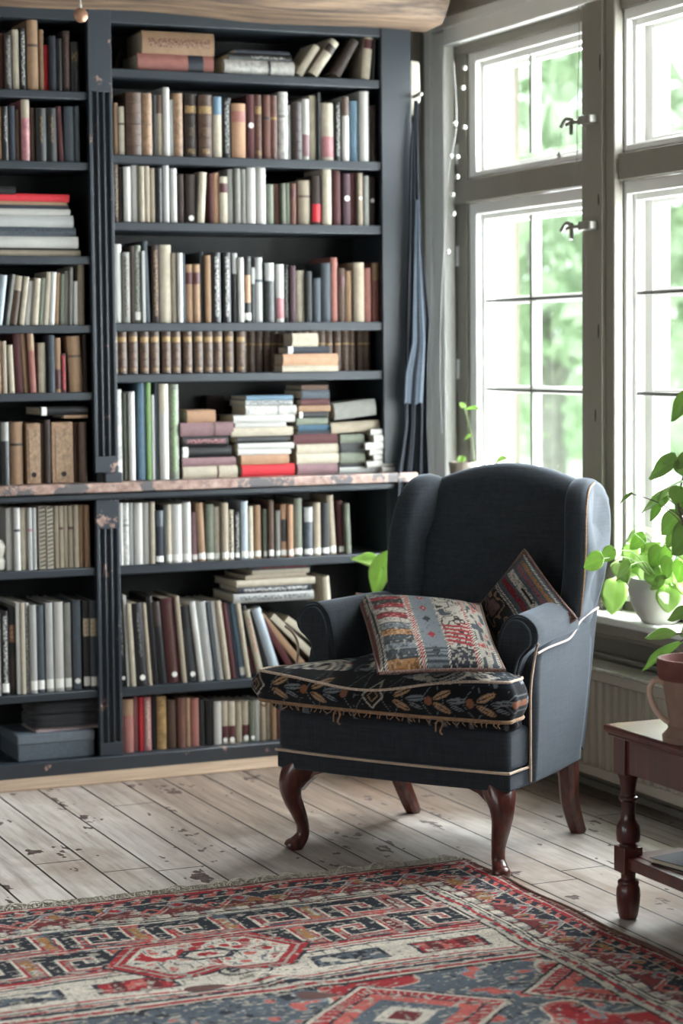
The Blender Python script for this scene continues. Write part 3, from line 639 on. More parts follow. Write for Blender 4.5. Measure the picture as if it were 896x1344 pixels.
p = onY(1, 744, 6.285); r = MB().lathe([(.012, 0), (.02, .004), (.024, .03), (.017, .042), (.022, .056), (.025, .075), (.014, .092), (.008, .094)], (0, 0, 0)).build('ceramic_jar', mat('white glaze', (218, 214, 204), .2, .05), None, smooth=True, loc=(p.x, p.y+.03, .6285))
tag(r, 'small white ceramic jar at the left edge of the shelf below the counter', 'jar')
ph = 'second lowest shelf, left bay'
upright(908, ph, .254, "-12--6 800 slate; -5-2 802 grey; 3.5-12.5 802 black:xwhite,s; 13-22 797 black:Bdbrown,Lrust; 23-28 791 white; 28.5-34.5 791 cream; 35-40 791 lgrey:xslate; 40.5-49.5 794 lgrey:s; 50-59 794 slate:s; 61.5-71 791 lgrey:s; 73-84.5 790 white:s; 86-94.5 791 grey:s; 97-107.5 787.4 slate:D; 110.5-119 788.4 dgrey:Lcream,s; 119.5-128.5 788.4 slate:Lcream,s", 'binders and tall books on the second lowest shelf', kind='binder', dep=(.2, .22))  # tall books and binders mixed, every one named binder
# box and folded cloth at the bottom left
A = onY(23, 985, 6.275); B = onY(125, 985, 6.275); T = onY(60, 963, 6.275)
r = empty('storage_box', (A.x, 6.275, .0486)); w = B.x-A.x; h = T.z-.0486; M_bx = mat('slate woven box', (84, 94, 104), .8, .2, 160, .6)
MB().box((.002, .002, 0), (w-.002, .22, h*.66)).build('box_body', M_bx, r, bevel=.003)
MB().box((0, 0, h*.62), (w, .222, h)).build('lid', mat('slate lid', (96, 106, 116), .75, .12, 60, .3), r, bevel=.004)
tag(r, 'large slate grey lidded box at the bottom of the left bay', 'box'); zt = .0486+h
q = MB(); q.box((0, 0, 0), (.21, .15, .006)); q.box((.01, .004, .0063), (.2, .145, .0105)); o = q.build('paper_stack', mat('pinkish paper', (176, 158, 158), .8, .1), None, bevel=.001, loc=(onY(47, 955, 6.3).x, 6.30, zt+.0004), rot=(0, 0, .03))
tag(o, 'thin stack of pinkish papers lying on the slate box', 'paper'); zt += .0115
for k in range(2):
    q = MB(); n = 14; ww, dd, hh = .238, .15, .038
    for j, (z, sc) in enumerate(((0, .96), (.006, 1), (hh*.45, 1.0), (hh*.5, .985), (hh*.55, 1.0), (hh-.006, 1.0), (hh, .95))):
        for i in range(40):
            a = 2*PI*i/40; c_, s_ = math.cos(a), math.sin(a); e_ = 5; rr = (abs(c_)**e_+abs(s_)**e_)**(-1/e_)
            q.v.append((ww/2+ww/2*rr*c_*sc+.002*math.sin(7*a+k), dd/2+dd/2*rr*s_*sc, z+.002*math.sin(3*a+k*2)*(j > 0)))
    for j in range(6):
        for i in range(40): i2 = (i+1) % 40; q.f.append((j*40+i, j*40+i2, (j+1)*40+i2, (j+1)*40+i))
    q.f.append(tuple(range(40))); q.f.append(tuple(range(240, 280)))
    o = q.build('folded_cloth', mat('black cloth', (34, 37, 42), .9, .2, 90, .5, Sheen_Weight=.2), None, smooth=True, loc=(onY(40, 940, 6.3).x-.0, 6.295, zt+.002+k*.042), rot=(0, 0, -.02), angle=60)
    tag(o, 'folded black cloth above the slate box, %s of the pair' % ('lower' if k == 0 else 'upper'), 'folded cloth', 'folded black cloths')

# ---- labels that single each book out
from collections import Counter
ORD = 'first second third fourth fifth sixth seventh eighth ninth tenth eleventh twelfth thirteenth fourteenth fifteenth sixteenth seventeenth'.split()
def art(b, lvl):
    bo, cw, ft, ph, kd, i, h, g, st = b
    s_ = (st+' ' if st and lvl < 9 else '')+cw+' '+kd
    if lvl >= 1 and ft: s_ += ' with '+ft
    return s_
todo = [b for b in BOOKS if b[3]]
for b in BOOKS:
    b[0]['category'] = b[4]; b[0]['group'] = b[7]
rows = {}
for b in todo: rows.setdefault((b[3], b[4]), []).append(b)
for (ph, kd), L in rows.items():
    lying = L[0][8] == 'lying'; pre = ' in the ' if ('pile' in ph or 'heap' in ph or 'gap' in ph) else ' on the '
    if ph.startswith('white booklets'): pre = ' among the '
    def uniq(lab): return Counter(lab)
    a0 = [art(b, 0) for b in L]; a1 = [art(b, 1) for b in L]; c0, c1 = Counter(a0), Counter(a1)
    ccol = Counter(b[1] for b in L); seen = Counter(); nf = Counter()
    for j, b in enumerate(L):
        nb_ = ''
        if lying: nb_ = (', above the '+L[j-1][1]+' one') if j else ', at the bottom'
        else: nb_ = (', right of a '+L[j-1][1]+' one') if j else ', leftmost'
        b.append((a0[j], a1[j], a1[j]+nb_)); seen[b[1]] += 1; b.append(seen[b[1]])
    c2 = Counter(b[9][2] for b in L)
    for j, b in enumerate(L):
        if c0[a0[j]] == 1 and ccol[b[1]] == 1: s_ = a1[j]+pre+ph
        elif c1[a1[j]] == 1 and b[2] and sum(1 for q in L if q[1] == b[1] and q[2] == b[2]) == 1: s_ = a1[j]+pre+ph
        else:
            o_ = ORD[b[10]-1]; s_ = '%s %s %s from the %s%s%s' % (o_, b[1], b[4], 'bottom' if lying else 'left', pre, ph)
        if ph == 'gap beside the pile, second lowest shelf': s_ = 'cream book leaning in the dark gap right of the pile, above the armchair\'s left arm'
        if len(s_.split()) > 16: s_ = s_.replace(' on the ', ', ')
        if len(s_.split()) > 16: print('LONG', s_)
        b[0]['label'] = s_
# ------------------------------------------------------------------ fabric
def fabric(name, rgb, weave=700, var=.3, sheen=.5, rough=.9, slub=True):
    t = NT(name); c = lin(rgb); co = t.coord()
    a = t.add('ShaderNodeTexWave', wave_type='BANDS', bands_direction='Z'); a.inputs['Scale'].default_value = weave/6; a.inputs['Distortion'].default_value = 1.5; a.inputs['Detail'].default_value = 1; t.link(co, a.inputs[0])
    b = t.add('ShaderNodeTexWave', wave_type='BANDS', bands_direction='DIAGONAL'); b.inputs['Scale'].default_value = weave/6; b.inputs['Distortion'].default_value = 1.5; t.link(co, b.inputs[0])
    h = t.math('MULTIPLY', a.outputs['Fac'], b.outputs['Fac']); n = t.noise(t.coord(scale=(1, 1, .3)), 60, 5, .7)
    nh = t.noise(t.coord(scale=(14, 14, 330)), 1, 3, .7); nv = t.noise(t.coord(scale=(330, 330, 14)), 1, 3, .7)
    f = t.math('ADD', t.math('MULTIPLY', h, .12), t.math('ADD', t.math('MULTIPLY', n, .2), t.math('ADD', t.math('MULTIPLY', nh, .36), t.math('MULTIPLY', nv, .30))))
    t.set(t.ramp(f, [(.34, tuple(v*(1-var) for v in c)), (.62, tuple(v*(1+var*1.9) for v in c))]), rough, Sheen_Weight=sheen, Sheen_Roughness=.45)
    t.b.inputs['Sheen Tint'].default_value = (.75, .85, 1, 1); t.b.inputs['Specular IOR Level'].default_value = .2
    t.bump(f, .35, .0015); return t.m
M_lin = fabric('charcoal blue linen', (40, 44, 49), sheen=.22, var=.38)
M_pip = fabric('cream piping cord', (176, 156, 138), 900, .3, .2)
M_tanpip = fabric('tan twisted cord', (132, 104, 80), 900, .5, .2)
def patmat(name, weave=900, rough=.95, bump=.8, fleck=.35):
    t = NT(name); at = t.add('ShaderNodeAttribute', attribute_name='pattern'); co = t.coord()
    n = t.noise(co, weave, 2, .6); n2 = t.noise(co, weave*.25, 3, .7)
    m1 = t.ramp(n, [(.3, (1-fleck,)*3), (.7, (1+fleck*.6,)*3)]); m2 = t.ramp(n2, [(.3, (1-fleck*.7,)*3), (.7, (1+fleck*.4,)*3)])
    c = t.mix(1.0, t.mix(1.0, at.outputs['Color'], m1, 'MULTIPLY'), m2, 'MULTIPLY')
    t.set(c, rough, Sheen_Weight=.08); t.b.inputs['Specular IOR Level'].default_value = .15
    t.bump(t.math('ADD', n, n2), bump, .002); return t.m
def L3(*c): return np.array(lin(c))
RED, DRED, CORAL, NAVY, BLK, SLATE, LSLATE, CREAM, TAN_, OCH = L3(168, 34, 42), L3(104, 26, 32), L3(196, 96, 88), L3(32, 38, 50), L3(20, 21, 25), L3(88, 98, 108), L3(132, 140, 146), L3(214, 205, 190), L3(160, 128, 98), L3(176, 124, 72)

# ------------------------------------------------------------------ armchair
ARZ = math.atan2(-.822, .57)
ex_ = V(math.cos(ARZ), math.sin(ARZ), 0); ey_ = V(-math.sin(ARZ), math.cos(ARZ), 0)
AO = V(2.201, 4.836, 0)+ex_*.022
chair = empty('wingback_armchair', AO, (0, 0, ARZ))
tag(chair, 'dark blue-grey linen wingback armchair with cabriole legs and pale piping', 'armchair')
def L2W(p): p = Vector(p); return AO+ex_*p.x+ey_*p.y+V(0, 0, p.z)
def W2L(P): d = P-AO; return V(d.dot(ex_), d.dot(ey_), d.z)
def onl(x, y, ax, c):
    n = {'x': ex_, 'y': ey_, 'z': V(0, 0, 1)}[ax]; d = ray(x, y); t = (c-(CAM-AO).dot(n))/d.dot(n); return W2L(CAM+d*t)
def cp(mb, name, mm=M_lin, **k): return mb.build(name, mm, chair, **k)
# seat base: bowed front rail, tapering to the back
def rail_outline(e=0.0):
    pts = []
    for i in range(17):
        u = -1+2*i/16; pts.append((u*(.333+e), -.022-e-.018*(1-u*u)))
    pts += [(.333+e, .1), (.325+e, .25), (.30+e, .44), (.27, .49), (-.27, .49), (-.30-e, .44), (-.325-e, .25), (-.333-e, .1)]
    return pts
cp(MB().prism(rail_outline(), 'z', .262, .362), 'seat_rail', bevel=.014, seg=4, smooth=True)
cp(MB().prism(rail_outline(.002), 'z', .214, .259), 'seat_rail_band', bevel=.006, seg=3, smooth=True)
po = [(x, y-.003, .2605) for x, y in rail_outline(.003)[:17]]
cp(MB().tube(po+[(.337, .08, .2605)], .0038, 8), 'piping', M_pip, smooth=True)
# arms
def smooth2(pts, n=5, closed=True): return [(p.x, p.y) for p in cr([(a, b, 0) for a, b in pts], n, closed)]
arm_out = smooth2([(.255, .33), (.253, .46), (.262, .54), (.276, .600), (.305, .630), (.340, .628), (.368, .603), (.368, .568), (.344, .545), (.326, .52), (.306, .44), (.298, .33)])
def sideX(s_, y, z):
    lo = .345-.040*max(0, (y-.09))/.42+.006*math.sin(PI*min(1, max(0, (z-.22)/.34)))
    hi = .2925+(.020 if s_ > 0 else .006)*max(0, (.50-y))/.12+.014*math.sin(PI*max(0, min(1, (z-.57)/.36)))
    hi += .016 if s_ > 0 else -.072
    t = max(0, min(1, (z-.50)/.18)); t = t*t*(3-2*t)
    if s_ < 0: lo -= .03
    return lo*(1-t)+hi*t
for s_ in (-1, 1):
    po = [(s_*x, z) for x, z in arm_out]; aofs = .048 if s_ < 0 else -.004
    def bendy(x, y, z, s_=s_):
        # arm top slopes up slightly and moves inward towards the back
        k = (y-.07)/.35; return (x-s_*.045*k*max(0, z-.4)/.2+(.048 if s_ < 0 else -.004), y, z+.006*k)
    mb = MB(); N = len(po); ys = [.058, .06, .075, .12, .2, .3, .35, .372, .388, .395]; sc = [.93, .97, 1, 1, 1, 1, .985, .93, .82, .6]
    cx_, cz_ = s_*.31, .5
    for y, k in zip(ys, sc):
        for x, z in po: mb.v.append(bendy(cx_+(x-cx_)*k, y, cz_+(z-cz_)*(k if z > .4 else 1)))
    for j in range(len(ys)-1):
        for i in range(N): i2 = (i+1) % N; mb.f.append((j*N+i, j*N+i2, (j+1)*N+i2, (j+1)*N+i))
    mb.f.append(tuple(range(N))); mb.f.append(tuple(range((len(ys)-1)*N, len(ys)*N)))
    cp(mb, 'arm', smooth=True, angle=50)
    # front facing with its own seam
    f = MB(); pf = [(aofs+cx_+(x-cx_)*.80, cz_+(z-cz_)*(.93 if z > .4 else .97)) for x, z in po]
    f.prism(pf, 'y', .050, .060); cp(f, 'arm_facing', smooth=True, bevel=.004, seg=3)
    q = [(x+aofs, .062, z) for x, z in po if not (z < .34)]; q = q[2:-2]
    cp(MB().tube([V(*p) for p in q], .0028, 6), 'piping', M_lin, smooth=True)
    # outer side panel, bulging
    NZ, NY = 40, 26; mb = MB(); outer, inner = [], []
    for i in range(NZ):
        z = .222+(.74-.222)*i/(NZ-1)
        yf = float(np.interp(z, (.222, .34, .45, .52, .545, .575, .60, .66, .74), (.076, .079, .085, .098, .13, .30, .362, .368, .376)))
        yb = float(np.interp(z, (.222, .36, .50, .60, .74), (.420, .458, .500, .528, .560)))
        for j in range(NY):
            t = j/(NY-1); y = yf+(yb-yf)*t; e = min(t, 1-t)*(yb-yf); rnd = .012*max(0, 1-e/.014)**2
            outer.append((s_*(sideX(s_, y, z)-rnd), y, z)); inner.append((s_*(sideX(s_, y, z)-.035), y, z))
    mb.quadgrid(outer, NZ, NY); mb.quadgrid(inner, NZ, NY, flip=True); k0 = NZ*NY
    for i in range(NZ-1):
        for j in (0, NY-1): a_ = i*NY+j; mb.f.append((a_, a_+NY, a_+NY+k0, a_+k0))
    for j in range(NY-1):
        for i in (0, NZ-1): a_ = i*NY+j; mb.f.append((a_, a_+1, a_+1+k0, a_+k0))
    cp(mb, 'side_panel', smooth=True, angle=60)
    # piping: up the front of the side panel, and a pale cord from the arm back to the wing
    cp(MB().tube(cr([(s_*.343, .072, .225), (s_*.342, .074, .34), (s_*.340, .080, .45), (s_*.342, .092, .51), (s_*.352, .085, .545), (s_*.366, .068, .566)], 5), .0035, 8), 'piping', M_pip, smooth=True)
    cp(MB().tube([(s_*(sideX(s_, y, z)+.003), y, z) for y, z in smooth2([(.092, .538), (.16, .543), (.25, .544), (.31, .546), (.35, .558), (.385, .580), (.43, .592), (.49, .598), (.525, .602)], 6, False)], .003, 8), 'piping', mat('pale cord', (178, 162, 154), .7, .2, 300, .3), smooth=True)
# back: outer slab with camel top
def ztop(x): return .973-.072*min(1, (abs(x-.0)/.27))**1.9
def yfront(z): return .375+.155*max(0, (z-.40))/.57
nb_, nz = 25, 22; mb = MB(); P = []
rows_ = []
for i in range(nb_):
    x = -.275+.55*i/(nb_-1)
    ring = []
    zt = ztop(x); th = .115
    for j in range(nz):           # front face upwards
        t = j/(nz-1); z = .30+(zt-.035-.30)*t; puff = .020*math.sin(PI*min(1, t*1.02))*(1-(x/.275)**4)
        ring.append((x, yfront(z)-puff, z))
    for j in range(1, 8):         # roll over the top
        a = PI*j/8; yc = yfront(zt)+.045; ring.append((x, yc-.045*math.cos(a), zt-.035+.035*math.sin(a)))
    for j in range(nz):
        t = 1-j/(nz-1); z = .24+(zt-.035-.24)*t; ring.append((x, yfront(zt)+.085-.170*(zt-z)/.73, z))
    rows_.append([(a_+.034, b_, c_) for a_, b_, c_ in ring])
K = len(rows_[0]); P = [p for r_ in rows_ for p in r_]
mb.quadgrid(P, nb_, K, cv_=True); mb.f.append(tuple(range(K))); mb.f.append(tuple(range((nb_-1)*K, nb_*K)))
cp(mb, 'backrest', smooth=True, angle=70)
# wings: padded slabs with a rolled front edge, flaring outward
wing = [(.475, .56), (.40, .575), (.352, .59), (.356, .66), (.366, .74), (.380, .82), (.405, .885), (.445, .925), (.500, .940), (.560, .926), (.592, .88), (.585, .80), (.555, .70), (.52, .61)]
wo = smooth2(wing, 5)
for s_ in (-1, 1):
    mb = MB(); n0 = len(wo); cy_, cz2 = .475, .75
    prof = [(.238, .80), (.240, .90), (.246, .97), (.258, 1.0), (.272, 1.01), (.286, 1.0), (.297, .97), (.303, .90), (.305, .80), (.305, .4)]
    prof = [(.236, .4)]+prof
    for xo, k in prof:
        for y, z in wo:
            fl = (.020 if s_ > 0 else .006)*max(0, (.50-y))/.12
            hx = xo+fl+.014*math.sin(PI*max(0, min(1, (z-.57)/.36)))-.010
            mb.v.append((s_*hx+(.072 if s_ < 0 else .016), cy_+.006+(y-cy_)*k, cz2+(z-cz2)*k))
    for j in range(len(prof)-1):
        for i in range(n0): i2 = (i+1) % n0; mb.f.append((j*n0+i, j*n0+i2, (j+1)*n0+i2, (j+1)*n0+i))
    mb.f.append(tuple(range(n0))); mb.f.append(tuple(range((len(prof)-1)*n0, len(prof)*n0)))
    cp(mb, 'wing', smooth=True, angle=75)
    # seam piping along the outer front edge of the wing
    q = []
    for (y, z) in smooth2([(.357, .60), (.360, .66), (.370, .74), (.384, .82), (.409, .88), (.448, .918), (.50, .932)], 5, False):
        fl = .020*max(0, (.50-y))/.12; hx = .3015+fl+.014*math.sin(PI*max(0, min(1, (z-.57)/.36)))-.010
        q.append((s_*(hx+.0165), y+.010, z-.003))
    if s_ > 0: cp(MB().tube(q, .0028, 6), 'piping', M_tanpip, smooth=True)
    q = []
    for (y, z) in smooth2([(.372, .60), (.376, .66), (.386, .74), (.400, .82), (.424, .875), (.458, .905)], 5, False):
        fl = .020*max(0, (.50-y))/.12; hx = .240+fl+.014*math.sin(PI*max(0, min(1, (z-.57)/.36)))-.010
        q.append((s_*(hx-.001)+(.072 if s_ < 0 else 0), y+.085, z))
    if s_ < 0: cp(MB().tube(q, .0022, 6), 'piping', M_tanpip, smooth=True)
# legs
def legwood():
    t = NT('dark mahogany'); n = t.noise(t.coord(scale=(14, 14, 1.5)), 5, 5, .6)
    t.set(t.ramp(n, [(.3, lin((44, 22, 20))), (.65, lin((96, 46, 38)))]), .28, Coat_Weight=.4, Coat_Roughness=.15); t.bump(n, .1); return t.m
M_leg = legwood()
for s_ in (-1, 1):
    path = [(s_*.272, .030, .232), (s_*.292, .008, .205), (s_*.305, -.006, .172), (s_*.303, -.004, .135), (s_*.292, .006, .098), (s_*.284, .014, .064), (s_*.284, .014, .036), (s_*.294, .004, .016), (s_*.303, -.006, .006), (s_*.306, -.009, .001)]
    rad = [.047, .040, .031, .0245, .020, .0165, .0165, .020, .023, .019]
    pp = cr(path, 4); rr = [float(np.interp(i/4, range(len(rad)), rad)) for i in range(len(pp))]
    mb = MB(); mb.tube(pp, rr, 16, sq=.3)
    # shaped bracket running in under the rail
    mb.prism([(s_*.30, .222), (s_*.18, .222), (s_*.205, .208), (s_*.235, .198), (s_*.262, .175), (s_*.285, .15), (s_*.305, .15)], 'y', .002, .028)
    mb.prism([(.01, .222), (.11, .222), (.085, .208), (.06, .195), (.04, .17), (.02, .15)], 'x', min(s_*.285, s_*.307), max(s_*.285, s_*.307))
    cp(mb, 'leg', M_leg, smooth=True, angle=50)
    path = cr([(s_*.268, .425, .235), (s_*.266, .440, .17), (s_*.256, .468, .10), (s_*.252, .510, .03), (s_*.252, .532, .001)], 5)
    cp(MB().tube(path, [.026-.008*i/20 for i in range(len(path))], 12, sq=.8), 'leg', M_leg, smooth=True, angle=40)

# ------------------------------------------------------------------ seat pad and tapestry cushion
def t_outline(e=0.0, front=-.085, back=.33, wf=.352, wb=.247, yn=.045):
    pts = [(-wf*.97, front+.012), (-wf*.5, front-.006), (0, front-.012), (wf*.5, front-.006), (wf*.97, front+.012), (wf+.004, front+.05), (wf-.006, yn-.02), (wb+.03, yn+.004), (wb, yn+.05), (wb, (yn+back)/2), (wb-.005, back-.03), (wb-.03, back),
           (0, back+.008), (-wb+.03, back), (-wb+.005, back-.03), (-wb, (yn+back)/2), (-wb, yn+.05), (-wb-.03, yn+.004), (-wf+.006, yn-.02), (-wf-.012, front+.05)]
    q = smooth2(pts, 18); q.append(q[0]); q = np.array(q); L_ = np.r_[0, np.cumsum(np.hypot(*np.diff(q, axis=0).T))]
    s_ = np.linspace(0, L_[-1], 561)[:-1]; return list(zip(np.interp(s_, L_, q[:, 0]).tolist(), np.interp(s_, L_, q[:, 1]).tolist()))
def cushion(name, zb, zt, crown, puff, parent, mm, fn, front=-.085, sc=1.0, zfn=None, rings=26):
    ol = t_outline(front=front); N = len(ol); cx_, cy_ = 0, .10; mb = MB(); layers = []
    for k in range(33):      # side wall
        a = k/32; layers.append((1-.012+puff*math.sin(PI*a), zb+(zt-zb)*a, 0))
    for k in range(1, rings):
        layers.append((1-.012-.0-(k/rings)**1.0*.985, zt, 1-(1-k/rings)**2.2))
    layers = [(1-.012-k/6*.9, zb-.004*k/6, 0) for k in range(5, 0, -1)]+layers
    for (s_, z, c) in layers:
        for x, y in ol:
            X_, Y_ = cx_+x*s_*sc, cy_+(y-cy_)*s_*sc
            dz = zfn(X_, Y_)*max(0, min(1, (z-zb)/(zt-zb))) if zfn else 0
            mb.v.append((X_, Y_, z+c*crown+dz))
    for j in range(len(layers)-1):
        for i in range(N): i2 = (i+1) % N; mb.f.append((j*N+i, j*N+i2, (j+1)*N+i2, (j+1)*N+i))
    mb.f.append(tuple(range(N))); mb.f.append(tuple(range((len(layers)-1)*N, len(layers)*N)))
    o = mb.build(name, mm, parent, smooth=True, angle=80); paint(o, fn); return o, ol
def tapestry(co):
    x, y, z = co[:, 0], co[:, 1], co[:, 2]; n = len(x); c = np.tile(NAVY*.8, (n, 1))
    wx = x+.03*vnoise(x*14, y*14, 3); wy = y+.03*vnoise(x*14, y*14, 5)
    top = z > .4725-.012*0+np.where(np.abs(x) > 9, 0, 0)
    top = co[:, 2] > ZCT-.002
    # paisley arcs on the top
    for k, (px, py, r0) in enumerate(((-.20, -.02, .075), (-.02, .02, .06), (.16, -.03, .075), (-.28, .06, .05), (.28, -.02, .05), (.06, .15, .08), (-.14, .16, .07), (.1, -.07, .04), (-.1, -.075, .045))):
        d = np.hypot(wx-.015-px, (wy-.015-py)*1.15); a = np.arctan2(wy-py, wx-px)
        for rr, w_ in ((r0, .0062), (r0*.72, .0045), (r0*.45, .006)):
            msk = top & (np.abs(d-rr-.006*np.sin(3*a+k)) < w_) & (np.sin(a+k) > -.6); c[msk] = CREAM*1.05
        c[top & (np.abs(d-r0*.86) < .003) & (np.sin(a*16) > 0)] = LSLATE
        c[top & (d < r0*.30) & (np.sin(a*5) > -.2)] = CREAM*.7
    n1 = vnoise(x*55, y*55, 9); n2 = vnoise(x*24, y*24, 2)
    c[top & (n1 > .80)] = LSLATE*.8; c[top & (np.abs(n2-.5) < .022)] = LSLATE*.9
    c[top & (n1 < .10)] = DRED
    # boxing motifs
    sd = ~top
    s_ = np.where(y < .0, x, np.sign(x)*(.35)+np.sign(x)*(y))
    zc = (z-(ZCB+ZCT)/2)
    def leaf(cx_, ang, L_, W_, col, off=0.0):
        u = (s_-cx_)*math.cos(ang)+(zc-off)*math.sin(ang); v = -(s_-cx_)*math.sin(ang)+(zc-off)*math.cos(ang)
        q = (u/L_)**2+(v/W_)**2; c[sd & (q < 1)] = col; c[sd & (q < 1) & (np.abs(v) < .0012)] = BLK; c[sd & (q > .75) & (q < 1)] = col*.7
    c[sd] = BLK*1.1
    for cx_ in (-.36, -.25, -.13, 0.0, .11, .22, .335):
        k = int(round(cx_*100)) % 3
        if k == 0:
            d = np.abs(s_-cx_)+np.abs(zc)*1.0; c[sd & (np.abs(d-.030) < .0028)] = CREAM*.6; c[sd & (np.abs(d-.014) < .0022)] = TAN_*.8
        else:
            leaf(cx_-.028, .45, .025, .0085, TAN_*1.1, .016); leaf(cx_-.028, -.45, .025, .0085, TAN_*1.05, -.016); leaf(cx_+.012, .10, .027, .0075, LSLATE*.75, .004); leaf(cx_+.010, -.35, .020, .005, LSLATE*.7, -.014)
            d = np.hypot(s_-cx_-.046, zc); c[sd & (d < .011)] = L3(130, 84, 62)
    d = np.abs(((s_*9) % 1)-.5)*.1+np.abs(zc)*.6; c[sd & (np.abs(d-.028) < .0012)] = LSLATE*.5
    c[sd & (vnoise(s_*150, z*150, 4) > .93)] = LSLATE*.4
    return c
ZCB, ZCT = .392, .478
def zf(x, y): return -.024*math.exp(-((x+.03)/.20)**2)*max(0, min(1, (.10-y)/.12))+.010*x/.35-.006*math.exp(-((x-.02)/.14)**2)*(y < .1)-.012*(x < -.3)*abs(x+.3)/.05*0+.004*math.sin(9*x+4*y)
M_tap = patmat('woven dark tapestry', 1100, fleck=.25, bump=.6)
cush, ol = cushion('seat_cushion', ZCB, ZCT, .040, .060, None, M_tap, tapestry, zfn=zf, rings=44)
cush.location = AO; cush.rotation_euler = (0, 0, ARZ)
tag(cush, 'thick boxed seat cushion in dark tapestry with tan leaf motifs on the armchair', 'seat cushion')
def ring_tube(z, k, r, mm, nm, par, zfn_=zf, front=-.085):
    o_ = t_outline(front=front); pts = [V(x*k, .10+(y-.10)*k, 0) for x, y in o_]
    for p in pts: p.z = z+(zfn_(p.x, p.y) if zfn_ else 0)
    pts.append(pts[0]); MB().tube(pts, r, 8, cap=False).build(nm, mm, par, smooth=True)
ring_tube(ZCT+.0005, .993, .0036, mat('pale twisted cord', (196, 176, 158), .8, .45, 220, .6), 'piping', cush)
ring_tube(ZCB+.001, .998, .0048, M_tanpip, 'fringe_cord', cush, None)
tz = MB()
for i in range(46):
    x = -.34+.68*i/45; a = V(x, -.094+.014*(x/.35)**2, ZCB); tz.tube([a, a+V(random.uniform(-.006, .006), -.003, -.006), a+V(random.uniform(-.01, .01), -.001, -.013)], .0016, 5)
for x in (-.10, .19):
    a = V(x, -.098, ZCB); tz.tube(cr([a, a+V(.008, -.006, -.01), a+V(.0, -.006, -.028), a+V(.006, -.004, -.036)], 4), .0028, 6); tz.tube(cr([a, a+V(-.01, -.006, -.008), a+V(-.012, -.006, -.03)], 4), .0024, 6)
tz.build('tassels', M_tanpip, cush, smooth=True)
pad, _ = cushion('seat_pad', .363, .3885, .0, .03, None, M_tap, lambda co: np.where((vnoise(co[:, 0]*70, co[:, 1]*70, 8) > .72)[:, None], LSLATE*.45, BLK*1.2), front=-.045, sc=.955, rings=8)
pad.location = AO; pad.rotation_euler = (0, 0, ARZ); tag(pad, 'thin black patterned pad squashed beneath the thick seat cushion', 'seat pad')

# ------------------------------------------------------------------ kilim pillows
def twist(u, w_, v, n=46, a=CREAM, b=BLK):   # twisted cord stripe colour
    f = ((v*n+u/w_*1.2) % 1) < .62; return np.where(f[:, None], a, b)
def kilim(co_uv, seed=0):
    u, v = co_uv[:, 0], co_uv[:, 1]; n = len(u); c = np.tile(SLATE*.9, (n, 1))
    v2 = v+.012*vnoise(u*9, v*9, seed); u2 = u+.012*vnoise(u*7+3, v*7, seed+1)
    nz_ = vnoise(u*60, v*60, seed+2)
    bands = [(.0, .025, 'tw2'), (.025, .05, 'tw'), (.05, .062, 'blk'), (.062, .085, 'tw'), (.085, .34, 'rows'), (.34, .355, 'tw'), (.355, .39, 'redtw'), (.39, .405, 'tw'), (.405, .58, 'slate'), (.58, .60, 'tw'), (.60, .80, 'scroll'), (.80, .82, 'redtw'), (.82, .845, 'tw'), (.845, .97, 'scroll2'), (.97, 1.01, 'tw')]
    for a, b, k in bands:
        m_ = (u2 >= a) & (u2 < b)
        if k == 'tw': c[m_] = twist(u2, .02, v2, 44)[m_]
        elif k == 'tw2': c[m_] = twist(u2, .02, v2, 44, L3(150, 70, 70), L3(60, 50, 48))[m_]
        elif k == 'redtw': c[m_] = twist(u2, .02, v2, 38, RED, CREAM)[m_]
        elif k == 'blk': c[m_] = BLK
        elif k == 'rows':
            cols = [OCH, SLATE*.6, LSLATE, SLATE*.5, OCH*1.05, LSLATE*.8, CREAM*.8, RED, CREAM*.8, RED*.9, BLK, RED*.95, LSLATE, CREAM*.7]
            idx = np.clip((v2*14).astype(int), 0, 13); cc = np.array(cols)[idx]; fr = (v2*14) % 1
            cc[(fr < .12)] = BLK*1.5; c[m_] = cc[m_]; c[m_ & (nz_ > .70)] *= .45; c[m_ & (nz_ < .22)] = (c[m_ & (nz_ < .22)]+CREAM)*.5
        elif k == 'slate':
            c[m_] = LSLATE*.95
            for vv in (.12, .30, .52, .68, .86):
                d = np.abs(u2-(a+b)/2)*1.3+np.abs(v2-vv); c[m_ & (d < .042)] = RED if vv in (.30, .68, .86) else NAVY; c[m_ & (d < .016) & (vv > .6)] = CREAM
            c[m_ & (v2 < .15) & ((v2*30 % 1) < .5)] = SLATE*.5
        elif k == 'scroll':
            c[m_] = CREAM*.85; w_ = vnoise(u2*22, v2*16, seed+5)
            c[m_ & (np.abs(w_-.5) < .06)] = BLK; c[m_ & (w_ > .78)] = SLATE*.6
            r_ = m_ & (v2 > .18) & (v2 < .42) & ((v2*22+u2*4) % 1 < .6); c[r_] = RED
            c[m_ & (v2 < .15)] = NAVY; c[m_ & (v2 < .15) & (nz_ > .6)] = CREAM*.6
        else:
            c[m_] = CREAM*.75; w_ = vnoise(u2*40, v2*14, seed+7); c[m_ & (w_ > .62)] = SLATE*.7; c[m_ & (w_ < .25)] = CORAL
    c[nz_ > .86] *= .5
    return c
